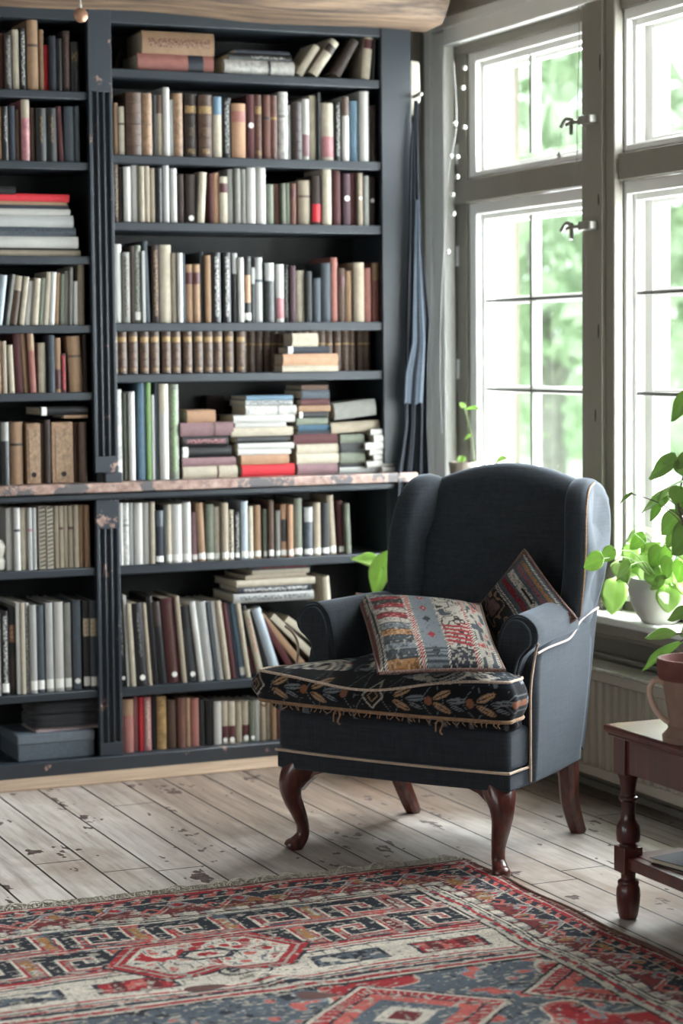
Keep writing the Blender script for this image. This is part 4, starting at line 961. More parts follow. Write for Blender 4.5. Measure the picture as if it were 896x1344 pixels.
def kilim_dark(uv, seed=4):
    u, v = uv[:, 0], uv[:, 1]; n = len(u); c = np.tile(NAVY*1.4, (n, 1)); w_ = vnoise(u*9, v*16, seed); nz_ = vnoise(u*50, v*50, 3)
    c[(v < .42)] = BLK*1.3; c[(v < .42) & (np.abs(w_-.5) < .07)] = TAN_*.8; c[(v < .42) & (w_ > .8)] = L3(110, 80, 82)
    up = v > .50; c[up] = SLATE*.7
    for a, b, col in ((.55, .62, DRED*1.3), (.66, .76, CREAM*.75), (.80, .86, L3(120, 76, 84)), (.88, .93, OCH*.7)): c[up & (v >= a) & (v < b) & (u > .1) & (u < .85) & (nz_ > .25)] = col
    c[up & (np.abs(v-.71) < .014) & (np.abs(u-.5) < .12)] = BLK
    for a in (.43, .47, .95): m_ = (v > a) & (v < a+.022); c[m_] = twist(v, .02, u, 36, CREAM*.8, BLK)[m_]
    m_ = (u > .88) & (u < .91); c[m_] = LSLATE; m_ = (u > .91) & (u < .95); c[m_] = L3(110, 52, 50); m_ = u >= .95; c[m_] = twist(u, .02, v, 50, TAN_, BLK*2)[m_]
    m_ = (u < .04); c[m_] = twist(u, .02, v, 50, TAN_*.8, BLK)[m_]
    c[nz_ > .84] *= .5
    return c
def pillow(name, C4, thick, fn, label, bulge=None, n=110, sag=0.0):
    """C4 = world corners (u0v0, u1v0, u1v1, u0v1); front faces the viewer"""
    A, B, C_, D = C4; nrm = (B-A).cross(D-A).normalized(); mb = MB(); org = (A+B+C_+D)/4
    if nrm.dot(CAM-org) < 0: nrm = -nrm
    uv = []
    for side in (1, -1):
        P = []
        for i in range(n):
            for j in range(n):
                u, v = i/(n-1), j/(n-1); a, b = 2*u-1, 2*v-1
                t = ((1-abs(a)**2.6)*(1-abs(b)**2.6))**.55
                cu_ = u+.0; p = A*(1-u)*(1-v)+B*u*(1-v)+C_*u*v+D*(1-u)*v
                pin = .035*(1-b*b)*abs(a)**3*(-1 if a > 0 else 1); p = p+(B-A)*pin*.6+(D-A)*(.035*(1-a*a)*abs(b)**3*(-1 if b > 0 else 1))*.6
                wob = .005*math.sin(7*u+3*v)+.004*math.sin(5*v-9*u)
                p = p+nrm*(side*thick*t*(1 if side > 0 else .55)+wob*t+sag*math.sin(PI*u)*0)
                if bulge: p = p+bulge(u, v)
                P.append(p-org); uv.append((u, v))
        mb.quadgrid(P, n, n, flip=side < 0)
    o = mb.build(name, patmat('kilim weave %s' % name, 1200, fleck=.55), None, smooth=True, angle=180, loc=org)
    c = fn(np.array(uv)); paint(o, lambda co: c)
    # whip-stitched edge, a cord round the pillow
    e = []
    idx = [(i, 0) for i in range(0, n, 3)]+[(n-1, j) for j in range(0, n, 3)]+[(i, n-1) for i in range(n-1, 0, -3)]+[(0, j) for j in range(n-1, 0, -3)]
    for i, j in idx: e.append(Vector(mb.v[i*n+j]))
    e.append(e[0]); MB().tube(e, .0045, 8, cap=False).build('stitched_edge', mat('speckled wool cord', (120, 92, 84), .9, .7, 260, .8), o, smooth=True)
    tag(o, label, 'pillow', 'kilim pillows'); return o
# lying pillow: lower edge on the cushion, upper edge propped on the back
BL = L2W(onl(497, 884, 'z', .517)); BR = L2W(onl(662, 880, 'z', .524)); TL = L2W(onl(468, 780, 'y', .285)); TR = L2W(onl(630, 794, 'y', .31))
def bul(u, v): return V(0, 0, 0)
pillow('kilim_pillow', (BL, BR, TR, TL), .045, lambda uv: kilim(uv)*.72, 'striped red, grey and cream kilim pillow lying on the armchair seat')
B1 = L2W(onl(625, 800, 'y', .345)); B2 = L2W(onl(668, 872, 'y', .24)); B3 = L2W(onl(756, 812, 'y', .31)); B4 = L2W(onl(688, 722, 'y', .385))
pillow('kilim_pillow', (B1, B2, B3, B4), .030, lambda uv: kilim_dark(uv)*.85, 'darker kilim pillow standing on its corner against the armchair back', n=90)
# ------------------------------------------------------------------ rug
RX, RY = 2.372, 4.745
def rugpat(co):
    x, y = co[:, 0], co[:, 1]; w1 = vnoise(x*6, y*6, 1)-.5; w2 = vnoise(x*23, y*23, 2)-.5
    u = RX-x+.010*w1+.004*w2; v = RY-y+.018*(vnoise(x*4, y*5, 7)-.5)+.006*(vnoise(x*17, y*30, 8)-.5)
    vb = v/1.15; v = np.where(v > .215, (v-.215)/1.38+.19, v/1.13)
    n = len(x); c = np.tile(SLATE*.95, (n, 1)); f1 = vnoise(x*28, y*28, 3); f2 = vnoise(x*60, y*60, 4); f3 = vnoise(x*9, y*9, 5); sx = x+.006*w2
    # --- field
    c[f3 > .60] = CORAL*.9; c[(f3 > .70)] = RED*.9; c[(f1 > .76)] = LSLATE; c[(f1 > .84)] = CORAL; c[(np.abs(f3-.60) < .022)] = CREAM*.9; c[f1 < .12] = NAVY
    # medallions in the field
    for mx, my in ((1.05, .95), (1.70, .82), (2.2, .80), (.5, .9), (1.4, 1.25), (2.0, 1.25)):
        d = np.abs(x-mx)*1.0+np.abs(v-my)*1.5
        for r_, col in ((.24, BLK), (.23, CREAM*.9), (.215, RED), (.175, NAVY), (.165, CORAL), (.12, SLATE), (.07, CREAM*.9), (.04, DRED)): c[d < r_] = col
        c[(d < .21) & (d > .175) & ((np.arctan2(v-my, x-mx)*9) % 1 < .2)] = CREAM*.8
    # --- cream cartouche bands
    m_ = (v > .44) & (v < .60); c[m_] = CREAM
    for a in (.445, .457, .47, .575, .588, .597): c[(np.abs(v-a-.004*np.sin(x*9)) < .0028)] = RED if int(a*1000) % 2 else NAVY*1.5
    for k in range(-2, 12):
        cx_ = .12+k*.235; cv = .522; kind = k % 3
        dx, dv = np.abs(sx-cx_), np.abs(v-cv)
        if kind == 0: d = (dx/.06)**2+(dv/.028)**2
        else: d = np.maximum(dx/.085, dv/.028)**2
        c[d < 1] = NAVY*1.2; c[d < .78] = (SLATE if kind == 1 else CREAM*.9) if kind != 2 else RED*.9
        c[(d < .6) & (f2 > .55)] = NAVY if kind != 2 else CORAL; c[(d < .62) & (f1 > .7)] = CREAM*.9
        if kind == 2: c[(d < .5) & (np.abs(((sx-cx_)*14) % 1-.5) < .2)] = DRED*.9
    # --- stripes
    for a, b, col in ((.60, .612, NAVY*1.3), (.612, .62, CREAM), (.62, .632, RED), (.632, .638, CREAM), (.638, .646, BLK)): c[(v > a) & (v < b)] = col
    # --- hook meander zone
    m_ = (v > .19) & (v < .44); bg = np.where((vnoise(x*7, v*9, 12) > .5)[:, None], SLATE*.85, L3(150, 120, 116)); c[m_] = bg[m_]
    c[m_ & (f1 > .72)] = CORAL; c[m_ & (f1 < .17)] = CREAM*.75
    for row, (v0, vh) in enumerate(((.205, .10), (.325, .105))):
        cell = .205; q = ((sx+row*.08)/cell); fx = q-np.floor(q); fv = (v-v0)/vh; idx = np.floor(q).astype(int)
        inn = (fv > 0) & (fv < 1)
        hook = inn & (((fx > .05) & (fx < .2)) | ((fv > .0) & (fv < .25) & (fx < .78)) | ((fx > .62) & (fx < .78) & (fv < .78)) | ((fv > .6) & (fv < .80) & (fx > .36) & (fx < .78)) | ((fx > .36) & (fx < .48) & (fv > .42) & (fv < .8)))
        out = inn & (((fx > .02) & (fx < .235)) | ((fv > .0) & (fv < .31) & (fx < .81)) | ((fx > .59) & (fx < .81) & (fv < .84)) | ((fv > .55) & (fv < .85) & (fx > .33) & (fx < .81)) | ((fx > .33) & (fx < .51) & (fv > .37) & (fv < .85)))
        out2 = inn & (((fx > .0) & (fx < .27)) | ((fv < .36) & (fx < .84)) | ((fx > .56) & (fx < .84) & (fv < .89)) | ((fv > .5) & (fv < .9) & (fx > .30) & (fx < .84)))
        c[out2] = RED; c[out] = CREAM; c[hook] = NAVY*.8
        rd = inn & (fx > .86) & (fx < .97) & (fv > .15) & (fv < .85); c[rd] = np.where((hsh(idx, 3) > .5)[:, None], DRED, OCH*.9)[rd]; c[rd & (f2 > .7)] = CREAM*.8
    for a, col in ((.190, BLK), (.196, CREAM), (.318, CREAM*.9), (.312, RED), (.437, RED), (.431, NAVY)): c[np.abs(v-a-.003*np.sin(x*14)) < .0032] = col
    # big hexagon medallion straddling the meander and cartouche bands
    for mx, my, sx_ in ((1.50, .42, .20), (.72, .42, .2), (2.6, .42, .2)):
        hx = np.maximum(np.abs(v-my)/.085, (np.abs(x-mx)+np.abs(v-my)*.9)/sx_)
        c[hx < 1.18] = NAVY; c[hx < 1.13] = RED; c[hx < 1.04] = CREAM*.6; c[hx < 1.0] = RED*.9; c[hx < .92] = CREAM
        sp = (hx < .86); s2 = vnoise(x*38, v*50, 21); c[sp & (s2 > .66)] = RED; c[sp & (s2 < .2)] = CORAL; c[sp & (np.abs(s2-.45) < .03)] = SLATE
        hx2 = np.maximum(np.abs(v-my)/.03, (np.abs(x-mx)+np.abs(v-my))/.07); c[hx2 < 1] = NAVY; c[hx2 < .7] = CREAM; c[hx2 < .35] = RED
    # --- borders (far edge and right edge, mitred)
    b = np.minimum(u, v); s_ = np.where(v < u, x, y); bz = b < .185
    c[bz] = SLATE*.6
    def stripe(a, e, col): c[(b >= a) & (b < e)] = col
    stripe(0, .008, L3(120, 90, 76)); stripe(.008, .018, DRED); stripe(.018, .023, CREAM*.7); stripe(.023, .036, RED*.9); stripe(.036, .041, NAVY); 
    m_ = (b >= .041) & (b < .060); c[m_] = np.where((((s_*22+b*18) % 1) < .5)[:, None], NAVY, CORAL*.8)[m_]
    stripe(.060, .064, CREAM*.8)
    m_ = (b >= .064) & (b < .150); c[m_] = (L3(120, 46, 46))
    ph_ = (s_/.15) % 1; tri = np.abs(ph_-.5)*2; bb = (b-.064)/.086; idx = np.floor(s_/.15).astype(int)
    c[m_ & (bb < tri)] = NAVY*1.2; c[m_ & (np.abs(bb-tri) < .13)] = CREAM*.75; c[m_ & (np.abs(bb-tri) < .06)] = RED
    d = np.abs(ph_-.5)*.15/.03+np.abs(bb-.30)/.3; c[m_ & (d < 1)] = LSLATE; c[m_ & (d < .6)] = RED; ph2 = (ph_+.5) % 1
    d = np.abs(ph2-.5)*.15/.032+np.abs(bb-.66)/.3; c[m_ & (d < 1)] = CORAL; c[m_ & (d < .55)] = NAVY; c[m_ & (f2 > .74)] *= .5; c[m_ & (f1 > .83)] = OCH*.7
    stripe(.150, .154, BLK); m_ = (b >= .154) & (b < .178); c[m_] = np.where((((s_*16) % 1) < .45)[:, None], CREAM*.95, np.where((((s_*32) % 1) < .5)[:, None], DRED*1.2, LSLATE))[m_]
    m_ = (b >= .160) & (b < .172); c[m_ & (((s_*16) % 1) > .6)] = CREAM*.6
    stripe(.178, .183, BLK); stripe(.183, .188, CREAM)
    # right side carries a second, paler inner guard
    m_ = (u > .188) & (u < .235) & (v > .188); c[m_] = CREAM*.82; c[m_ & (np.abs(u-.211) < .012) & (((y*13+u*14) % 1) < .5)] = SLATE*.8; c[m_ & (np.abs(u-.211) < .005)] = RED; c[(np.abs(u-.237) < .003) & (v > .188)] = BLK; c[(np.abs(u-.192) < .002) & (v > .188)] = BLK
    # abrash and wear
    r_ = vnoise(x*3, y*40, 15); c *= (1.0+.36*r_)[:, None]; c[(vnoise(x*70, y*160, 19) > .80)] = CREAM*.8; c[(vnoise(x*90, y*90, 16) > .86)] = CREAM*.6; c[(vnoise(x*110, y*50, 17) > .88)] *= .4
    far = np.clip((u-.12)*-4, 0, 1)
    return c
x0, x1, y0, y1 = .30, RX, 3.05, RY; nx, ny = 600, 520
def rugz(x, y):
    v = RY-y; z = .0075+.0035*(vnoise(x*5, y*7, 31)-.5)+.006*np.exp(-((v-.03)/.03)**2)*(vnoise(x*9, x*0, 33))
    return z+.010*np.exp(-(((x-1.52)+(y-4.05)*.8)/.035)**2)*np.exp(-((y-4.05)/.12)**2)
gx, gy = np.meshgrid(np.linspace(x0, x1, nx), np.linspace(y0, y1, ny), indexing='ij')
edge = .010*(vnoise(gx*3.1, gx*0, 41)-.5)*((RY-gy) < .9); X_ = gx+.008*(vnoise(gy*4, gy*0, 42)-.5)*(gx-x0)/(x1-x0); Y_ = gy+edge*1.5*np.clip((gy-3.6), 0, 1)
P3 = np.stack([X_, Y_, rugz(gx, gy)], -1).reshape(-1, 3)
me = bpy.data.meshes.new('persian_rug'); ii = np.arange(nx*ny).reshape(nx, ny)
F4 = np.stack([ii[:-1, :-1], ii[1:, :-1], ii[1:, 1:], ii[:-1, 1:]], -1).reshape(-1, 4)
me.vertices.add(nx*ny); me.vertices.foreach_set('co', P3.ravel()); me.loops.add(F4.size); me.loops.foreach_set('vertex_index', F4.ravel())
me.polygons.add(len(F4)); me.polygons.foreach_set('loop_start', np.arange(len(F4))*4); me.polygons.foreach_set('loop_total', np.full(len(F4), 4)); me.polygons.foreach_set('use_smooth', np.ones(len(F4), bool)); me.update(); me.validate()
rug = bpy.data.objects.new('patterned_rug', me); COL.objects.link(rug); me.materials.append(patmat('hand knotted wool', 700, .95, 1.0, .45))
flat = np.stack([gx, gy, gx*0], -1).reshape(-1, 3); paint(rug, lambda co: rugpat(flat))
sk = MB(); 
sk.box((x0, y0, .0005), (x1-.006, y1-.012, .006)); sk.build('rug_backing', mat('wool backing', (92, 60, 56), .95), rug)
tag(rug, 'large worn red, navy and cream patterned rug on the floorboards', 'rug')
fr = MB(); random.seed(5)
for i in range(900):
    x = random.uniform(x0, RX-.01); L_ = random.uniform(.03, .065); y = RY-.006; a = random.uniform(-.5, .5)
    fr.tube([(x, y, .009), (x+a*L_*.5, y+L_*.5, .008+random.random()*.006), (x+a*L_*1.2, y+L_, .0025)], .0013, 3)
for i in range(26):
    x = random.uniform(x0, RX-.05); fr.tube(cr([(x, RY, .01), (x+.02, RY+.012, .02), (x+.05, RY+.02, .014), (x+.07, RY+.006, .006)], 4), .0016, 4)
fr.quadgrid([(x0+(RX-.008-x0)*i/200, RY-.01+.018*j+.002*math.sin(i*.9), .0095-.002*j) for i in range(201) for j in range(2)], 201, 2)
fr.build('fringe', mat('ivory fringe', (186, 180, 166), .95, .35, 120, .4), rug, smooth=True)
MB().tube([(RX-.001+.004*math.sin(k*.5), y0+(y1-y0)*k/60, .007) for k in range(61)], .0045, 6).build('selvedge', mat('brown selvedge', (96, 66, 58), .95, .5, 120, .4), rug, smooth=True)

# ------------------------------------------------------------------ side table
M_tab = woodmat('red brown mahogany', (50, 24, 22), (92, 44, 38), .3, (0, 1, 0), 3, .12, .25)
tb = empty('side_table', (2.69, 3.73, 0)); tag(tb, 'reddish brown side table with turned legs below the window at right', 'side table')
def tp(mb, name, mm=M_tab, **k): o = mb.build(name, mm, tb, **k); o.location = -tb.location; return o
TX0, TX1, TY0, TY1, TZ = 2.418, 2.96, 3.30, 4.146, .44
tp(MB().box((TX0, TY0, TZ-.018), (TX1, TY1, TZ)), 'tabletop', bevel=.006, seg=4)
tp(MB().box((TX0+.008, TY0+.008, TZ-.026), (TX1-.008, TY1-.008, TZ-.018)), 'top_moulding', bevel=.003)
legs_ = [(2.462, 4.108), (2.462, 3.34), (2.92, 4.108), (2.92, 3.34)]
a = MB(); a.box((2.462-.018, 3.35, .335), (2.462-.002, 4.10, TZ-.026)); tp(a, 'apron', bevel=.001)
a = MB(); a.box((2.47, 4.108-.0, .335), (2.91, 4.124, TZ-.026)); tp(a, 'apron', bevel=.001)
a = MB(); a.box((2.915, 3.35, .335), (2.93, 4.10, TZ-.026)); tp(a, 'apron', bevel=.001)
a = MB(); a.box((2.47, 3.325, .335), (2.91, 3.34, TZ-.026)); tp(a, 'apron', bevel=.001)
tprof = [(.012, .0), (.0205, .004), (.0225, .012), (.0255, .03), (.0275, .055), (.0265, .07), (.023, .078), (.0245, .084), (.0225, .088), (.0165, .092), (.0165, .104), (.022, .108)]
uprof = [(.022, .166), (.0185, .171), (.026, .178), (.0275, .195), (.0265, .212), (.020, .222), (.0165, .228), (.0155, .245), (.0165, .262), (.0165, .268), (.022, .272), (.022, .277), (.0165, .281), (.017, .30), (.020, .318), (.024, .326), (.024, .332)]
for lx, ly in legs_:
    mb = MB(); mb.lathe(tprof, (lx, ly, 0), 28); mb.lathe(uprof, (lx, ly, 0), 28)
    mb.box((lx-.0235, ly-.0235, .108), (lx+.0235, ly+.0235, .166)); mb.box((lx-.0245, ly-.0245, .330), (lx+.0245, ly+.0245, TZ-.026))
    tp(mb, 'leg', bevel=.0015, smooth=True, angle=40)
for a_, b_ in (((2.447, 3.36, .118), (2.470, 4.09, .146)), ((2.91, 3.36, .118), (2.93, 4.09, .146)), ((2.48, 4.098, .118), (2.90, 4.118, .146)), ((2.48, 3.33, .118), (2.90, 3.35, .146))):
    tp(MB().box(a_, b_), 'stretcher', bevel=.002)
tp(MB().box((2.470, 3.35, .136), (2.91, 4.098, .1475)), 'lower_shelf', bevel=.002)
r = book(.012, .19, .26, 'navy', '', (2.70, 3.80, .1535), (0, PI/2, PI/2+.2), 'magazine'); r['category'] = 'magazine'; r['label'] = 'dark glossy magazine lying on the lower shelf of the side table'

# clay jug used as a planter
M_clay = mat('weathered terracotta', (128, 104, 90), .8, .18, 22, .4); M_clayd = mat('dark terracotta rim', (104, 56, 48), .75, .25, 30, .4)
P0 = onZ(914, 972, TZ+.0005); jug = empty('clay_jug', P0); tag(jug, 'weathered terracotta jug with a loop handle used as planter on the side table', 'plant pot')
JH = .178
MB().lathe([(.02, 0), (.072, 0), (.074, .012), (.064, .022), (.060, .030), (.064, .036), (.060, .044), (.063, .07), (.068, .10), (.073, .130), (.074, .134), (.066, .134), (.058, .06), (.02, .05)], seg=40).build('jug_body', M_clay, jug, smooth=True)
MB().lathe([(.068, .131), (.080, .134), (.083, .140), (.085, .172), (.083, .178), (.076, .178), (.072, .15), (.066, .132)], seg=40, cap=False).build('rim', M_clayd, jug, smooth=True)
hd = -(rt*.98+fw*.05).normalized()
MB().tube(cr([hd*.070+V(0, 0, .128), hd*.092+V(0, 0, .130), hd*.102+V(0, 0, .108), hd*.090+V(0, 0, .07), hd*.068+V(0, 0, .046), hd*.058+V(0, 0, .042)], 6), .0062, 10).build('handle', mat('pale terracotta', (196, 168, 150), .7, .1, 30, .3), jug, smooth=True)
MB().lathe([(.005, .158), (.04, .160), (.0725, .156)], seg=30, cap=False).build('soil', mat('dry soil', (140, 130, 116), .95, .5, 60, .9), jug)

# ------------------------------------------------------------------ plants
def leafmat(name, c1, c2, tr=.30):
    t = NT(name); oi = t.coord(); n = t.noise(oi, 8, 3); a = t.add('ShaderNodeAttribute', attribute_name='pattern')
    col = t.mix(1.0, t.ramp(n, [(.3, lin(c1)), (.7, lin(c2))]), a.outputs['Color'], 'MULTIPLY'); t.set(col, .4, Coat_Weight=.15)
    t.b.inputs['Specular IOR Level'].default_value = .35
    ts = t.add('ShaderNodeBsdfTranslucent'); t.link(col, ts.inputs[0]); mx = t.add('ShaderNodeMixShader'); mx.inputs[0].default_value = tr
    o = t.n['Material Output']; t.link(t.b.outputs[0], mx.inputs[1]); t.link(ts.outputs[0], mx.inputs[2]); t.link(mx.outputs[0], o.inputs[0]); return t.m
M_leaf = leafmat('fresh green leaf', (140, 176, 92), (178, 208, 128)); M_leafd = leafmat('green leaf', (120, 156, 82), (160, 194, 116))
M_stem = mat('green stem', (96, 112, 66), .6)
class Leaves:
    def __init__(s): s.mb = MB(); s.col = []
    def leaf(s, base, tip, width, face, fold=.18, curl=.12, tone=1.0, heart=True):
        """ovate leaf from base to tip, upper side turned to `face`"""
        base = Vector(base); tip = Vector(tip); d = tip-base; L_ = d.length; d.normalize()
        side = d.cross(face).normalized(); up = side.cross(d).normalized(); n0 = len(s.mb.v); NU, NV = 13, 9; k0 = random.uniform(.85, 1.1)*tone
        for i in range(NU):
            t = i/(NU-1)
            w = width*.5*(math.sin(PI*t**.62)**.75 if heart else math.sin(PI*t**.85)**.9)
            for j in range(NV):
                q = -1+2*j/(NV-1)
                back = -.10*L_*(abs(q)**1.5)*max(0, 1-t*3) if heart else 0
                p = base+d*(t*L_+back)+side*(q*w)+up*(fold*abs(q)*w*.9-curl*L_*(t-.3)**2*1.4+.012*L_*math.sin(9*t+3*q))
                s.mb.v.append(tuple(p)); vein = 1.12 if abs(q) < .1 else 1.0
                s.col.append((k0*vein, k0*vein*1.0, k0*.95*vein))
        for i in range(NU-1):
            for j in range(NV-1): a = n0+i*NV+j; s.mb.f.append((a, a+NV, a+NV+1, a+1))
    def build(s, name, mm, parent):
        vs = [Vector(v)-parent.location for v in s.mb.v]; s.mb.v = [tuple(v) for v in vs]
        o = s.mb.build(name, mm, parent, smooth=True, angle=180); c = np.array(s.col); paint(o, lambda co: c)
        so = o.modifiers.new('thickness', 'SOLIDIFY'); so.thickness = .0007; so.offset = 0
        return o
def leaf_px(Lv, plane, bx, by, tx, ty, wpx, dd=0.0, tilt=(0, 0), **k):
    """leaf whose base/tip stand at plane distance; dd pushes the tip nearer(-)/farther(+) in X"""
    b = onX(bx, by, plane); t = onX(tx, ty, plane+dd); dist = (b-CAM).dot(cf); w = wpx/FPX*dist
    f_ = (CAM-b).normalized()*.8+V(tilt[0], tilt[1], .45); Lv.leaf(b, t, w, f_.normalized(), **k); return b, t
# white pot on the sill
pp = onZ(866, 822, .5225); pp = V(XW-.012-.0, pp.y-.02, .5225); pot = empty('trailing_plant', (XW-.02, onX(866, 800, XW-.02).y, .5225))
tag(pot, 'bushy green trailing plant in a white round pot on the windowsill', 'potted plant')
M_pot = mat('matt white ceramic', (214, 210, 204), .5, .03, 12, .08)
MB().lathe([(.01, 0), (.045, 0), (.050, .004), (.066, .026), (.081, .058), (.088, .088), (.086, .108), (.080, .124), (.074, .124), (.074, .10), (.01, .09)], seg=44).build('pot', M_pot, pot, smooth=True)
MB().lathe([(.004, .104), (.074, .104)], seg=24, cap=False).build('soil', mat('dark soil', (60, 48, 40), .95, .5, 60, .9), pot)
Lv = Leaves(); st = MB(); pc = pot.location+V(0, 0, .11); PXP = XW-.06
spec = [(790, 733, 764, 744, 30), (806, 722, 788, 736, 26), (826, 742, 806, 756, 26), (808, 762, 802, 808, 38), (832, 700, 818, 712, 20), (838, 690, 862, 704, 18), (850, 716, 842, 740, 26), (845, 745, 858, 775, 30), (838, 735, 828, 785, 14), (868, 720, 850, 744, 28), (862, 742, 880, 765, 32), (880, 735, 868, 760, 30), (885, 715, 905, 735, 28), (895, 740, 886, 765, 30), (872, 760, 850, 772, 22), (878, 770, 876, 806, 36), (846, 704, 824, 720, 24), (860, 700, 880, 716, 22), (818, 728, 800, 744, 24), (830, 716, 822, 740, 26), (905, 700, 892, 722, 26), (855, 760, 840, 774, 24), (892, 755, 905, 785, 30), (866, 728, 874, 752, 26), (822, 748, 834, 776, 26), (812, 738, 822, 764, 28), (840, 728, 856, 752, 28), (852, 748, 870, 772, 26), (880, 720, 864, 742, 24), (898, 728, 910, 752, 28), (836, 742, 818, 756, 24), (862, 712, 846, 726, 22), (826, 706, 846, 716, 18), (888, 700, 872, 718, 22), (844, 756, 850, 788, 20)]
for i, (bx, by, tx, ty, w_) in enumerate(spec):
    pl_ = PXP+random.uniform(-.05, .05) if i > 2 else (2.735, 2.80, 2.88)[i]; b, t = leaf_px(Lv, pl_, bx, by, tx, ty, w_*.95, dd=random.uniform(-.03, .015), tilt=(random.uniform(-.4, .4), random.uniform(-.3, .3)), tone=random.choice((.8, .95, 1.1)))
    s0 = pc+V(random.uniform(-.04, .04), random.uniform(-.04, .04), -.005); mid = (s0+b)/2+V(0, 0, .035); st.tube([p-pot.location for p in cr([s0, mid, b], 6)], .0013, 5)
Lv.build('foliage', M_leaf, pot); st.build('stems', M_stem, pot, smooth=True)
# tall plant growing from the clay jug
tall = empty('climbing_plant', P0+V(0, 0, .158)); tag(tall, 'tall leafy green plant growing from the terracotta jug on the side table', 'potted plant')
Lv = Leaves(); st = MB(); PX2 = P0.x+.05; root_ = P0+V(0, 0, .158)
spec = [(900, 628, 862, 655, 36, .9), (885, 605, 846, 626, 34, 1.05), (876, 604, 905, 612, 26, .9), (872, 652, 838, 670, 34, 1.15), (866, 664, 850, 684, 15, .9), (872, 648, 868, 664, 18, 1.0), (893, 640, 884, 662, 26, 1.05), (905, 655, 888, 676, 30, .7), (890, 676, 864, 702, 30, .9), (912, 690, 876, 728, 44, .75), (828, 648, 811, 660, 9, 1.0), (905, 520, 876, 552, 34, .95), (908, 600, 880, 612, 26, .9), (892, 604, 908, 628, 28, .8),
        (888, 832, 842, 834, 22, 1.25), (893, 842, 834, 880, 17, 1.1), (908, 800, 872, 812, 22, .85), (915, 815, 888, 832, 28, .8), (920, 780, 890, 800, 34, .8)]
for i, (bx, by, tx, ty, w_, tn) in enumerate(spec):
    b, t = leaf_px(Lv, PX2+random.uniform(-.04, .04), bx, by, tx, ty, w_, dd=random.uniform(-.03, .01), tilt=(random.uniform(-.3, .3), random.uniform(-.3, .3)), tone=tn, heart=(i < 14))
    if i < 14:
        n_ = onX(905 if by > 560 else 915, by+38, PX2); st.tube([p-tall.location for p in cr([n_, (n_+b)/2+V(0, 0, .01), b], 5)], .0013, 5)
    else: st.tube([p-tall.location for p in cr([root_+V(.0, .0, 0), (root_+b)/2+V(0, 0, .03), b], 5)], .0018, 5)
for dx in (0, 9):
    st.tube([p-tall.location for p in cr([root_+V(.01, -.01, 0), onX(918+dx, 780, PX2), onX(900+dx, 700, PX2), onX(890+dx, 655, PX2), onX(905+dx, 600, PX2), onX(915+dx, 560, PX2)], 8)], .0022, 6)
Lv.build('foliage', M_leafd, tall); st.build('stems', mat('purple brown stem', (92, 70, 72), .6), tall, smooth=True)
# plant behind the armchair
bpz = V(2.73, 5.88, 0); bh = empty('broad_leaf_plant', bpz); tag(bh, 'green broad-leaved plant standing on the floor behind the armchair', 'potted plant')
MB().lathe([(.06, .0), (.10, .0), (.105, .01), (.125, .20), (.13, .23), (.12, .23), (.11, .2), (.02, .19)], seg=36).build('pot', mat('grey clay pot', (120, 112, 104), .8, .15, 20, .3), bh, smooth=True)
Lv = Leaves(); st = MB(); bx_ = 2.665
for (a, b, c_, d, w_, tn) in ((503, 744, 457, 725, 24, 1.35), (513, 722, 484, 787, 34, .95), (528, 740, 545, 700, 26, .9), (530, 720, 560, 690, 28, .9)):
    p, t = leaf_px(Lv, bx_, a, b, c_, d, w_, tone=tn, heart=False, fold=.3); st.tube([q-bh.location for q in cr([bpz+V(0, 0, .19), (bpz+V(-.02, 0, .2)+p)/2+V(.02, .0, .06), p], 7)], .003, 6)
Lv.build('foliage', M_leaf, bh); st.build('stems', M_stem, bh, smooth=True)
# pedestal bowl with a spindly stem on the sill behind the chair
pb = onX(607, 625, XW-.035); bw = empty('pedestal_bowl_plant', (XW-.035, pb.y-.0, .5225)); tag(bw, 'spindly seedling in a shallow dark bowl on the windowsill behind the armchair', 'potted plant')
zr = onX(607, 606, XW-.035).z-.5225
MB().lathe([(.01, 0), (.042, 0), (.044, .008), (.012, .03), (.010, .15), (.012, zr-.075), (.030, zr-.06), (.040, zr-.04), (.045, zr-.01), (.046, zr), (.042, zr), (.036, zr-.02), (.01, zr-.03)], seg=32).build('bowl', mat('grey brown stoneware', (118, 108, 98), .7, .15, 30, .2), bw, smooth=True)
MB().lathe([(.002, zr-.008), (.041, zr-.010)], seg=20, cap=False).build('soil', mat('dark soil', (60, 48, 40), .95), bw)
Lv = Leaves(); st = MB(); q0 = onX(622, 612, XW-.035); q1 = onX(618, 570, XW-.035); q2 = onX(609, 535, XW-.035)
st.tube([p-bw.location for p in cr([bw.location+V(0, 0, zr-.01)-V(0, .02, 0), q0, q1, q2], 7)], .0018, 6); st.tube([p-bw.location for p in cr([bw.location+V(0, 0, zr-.01)-V(0, .01, 0), onX(627, 600, XW-.035), onX(624, 585, XW-.035)], 5)], .0012, 5)
for a in ((609, 535, 603, 527, 8), (612, 536, 630, 535, 8), (617, 572, 607, 577, 10), (606, 606, 603, 598, 12), (604, 606, 610, 600, 10), (650, 606, 664, 600, 14)): leaf_px(Lv, XW-.035, *a)
Lv.build('foliage', M_leaf, bw); st.build('stem', M_stem, bw, smooth=True)

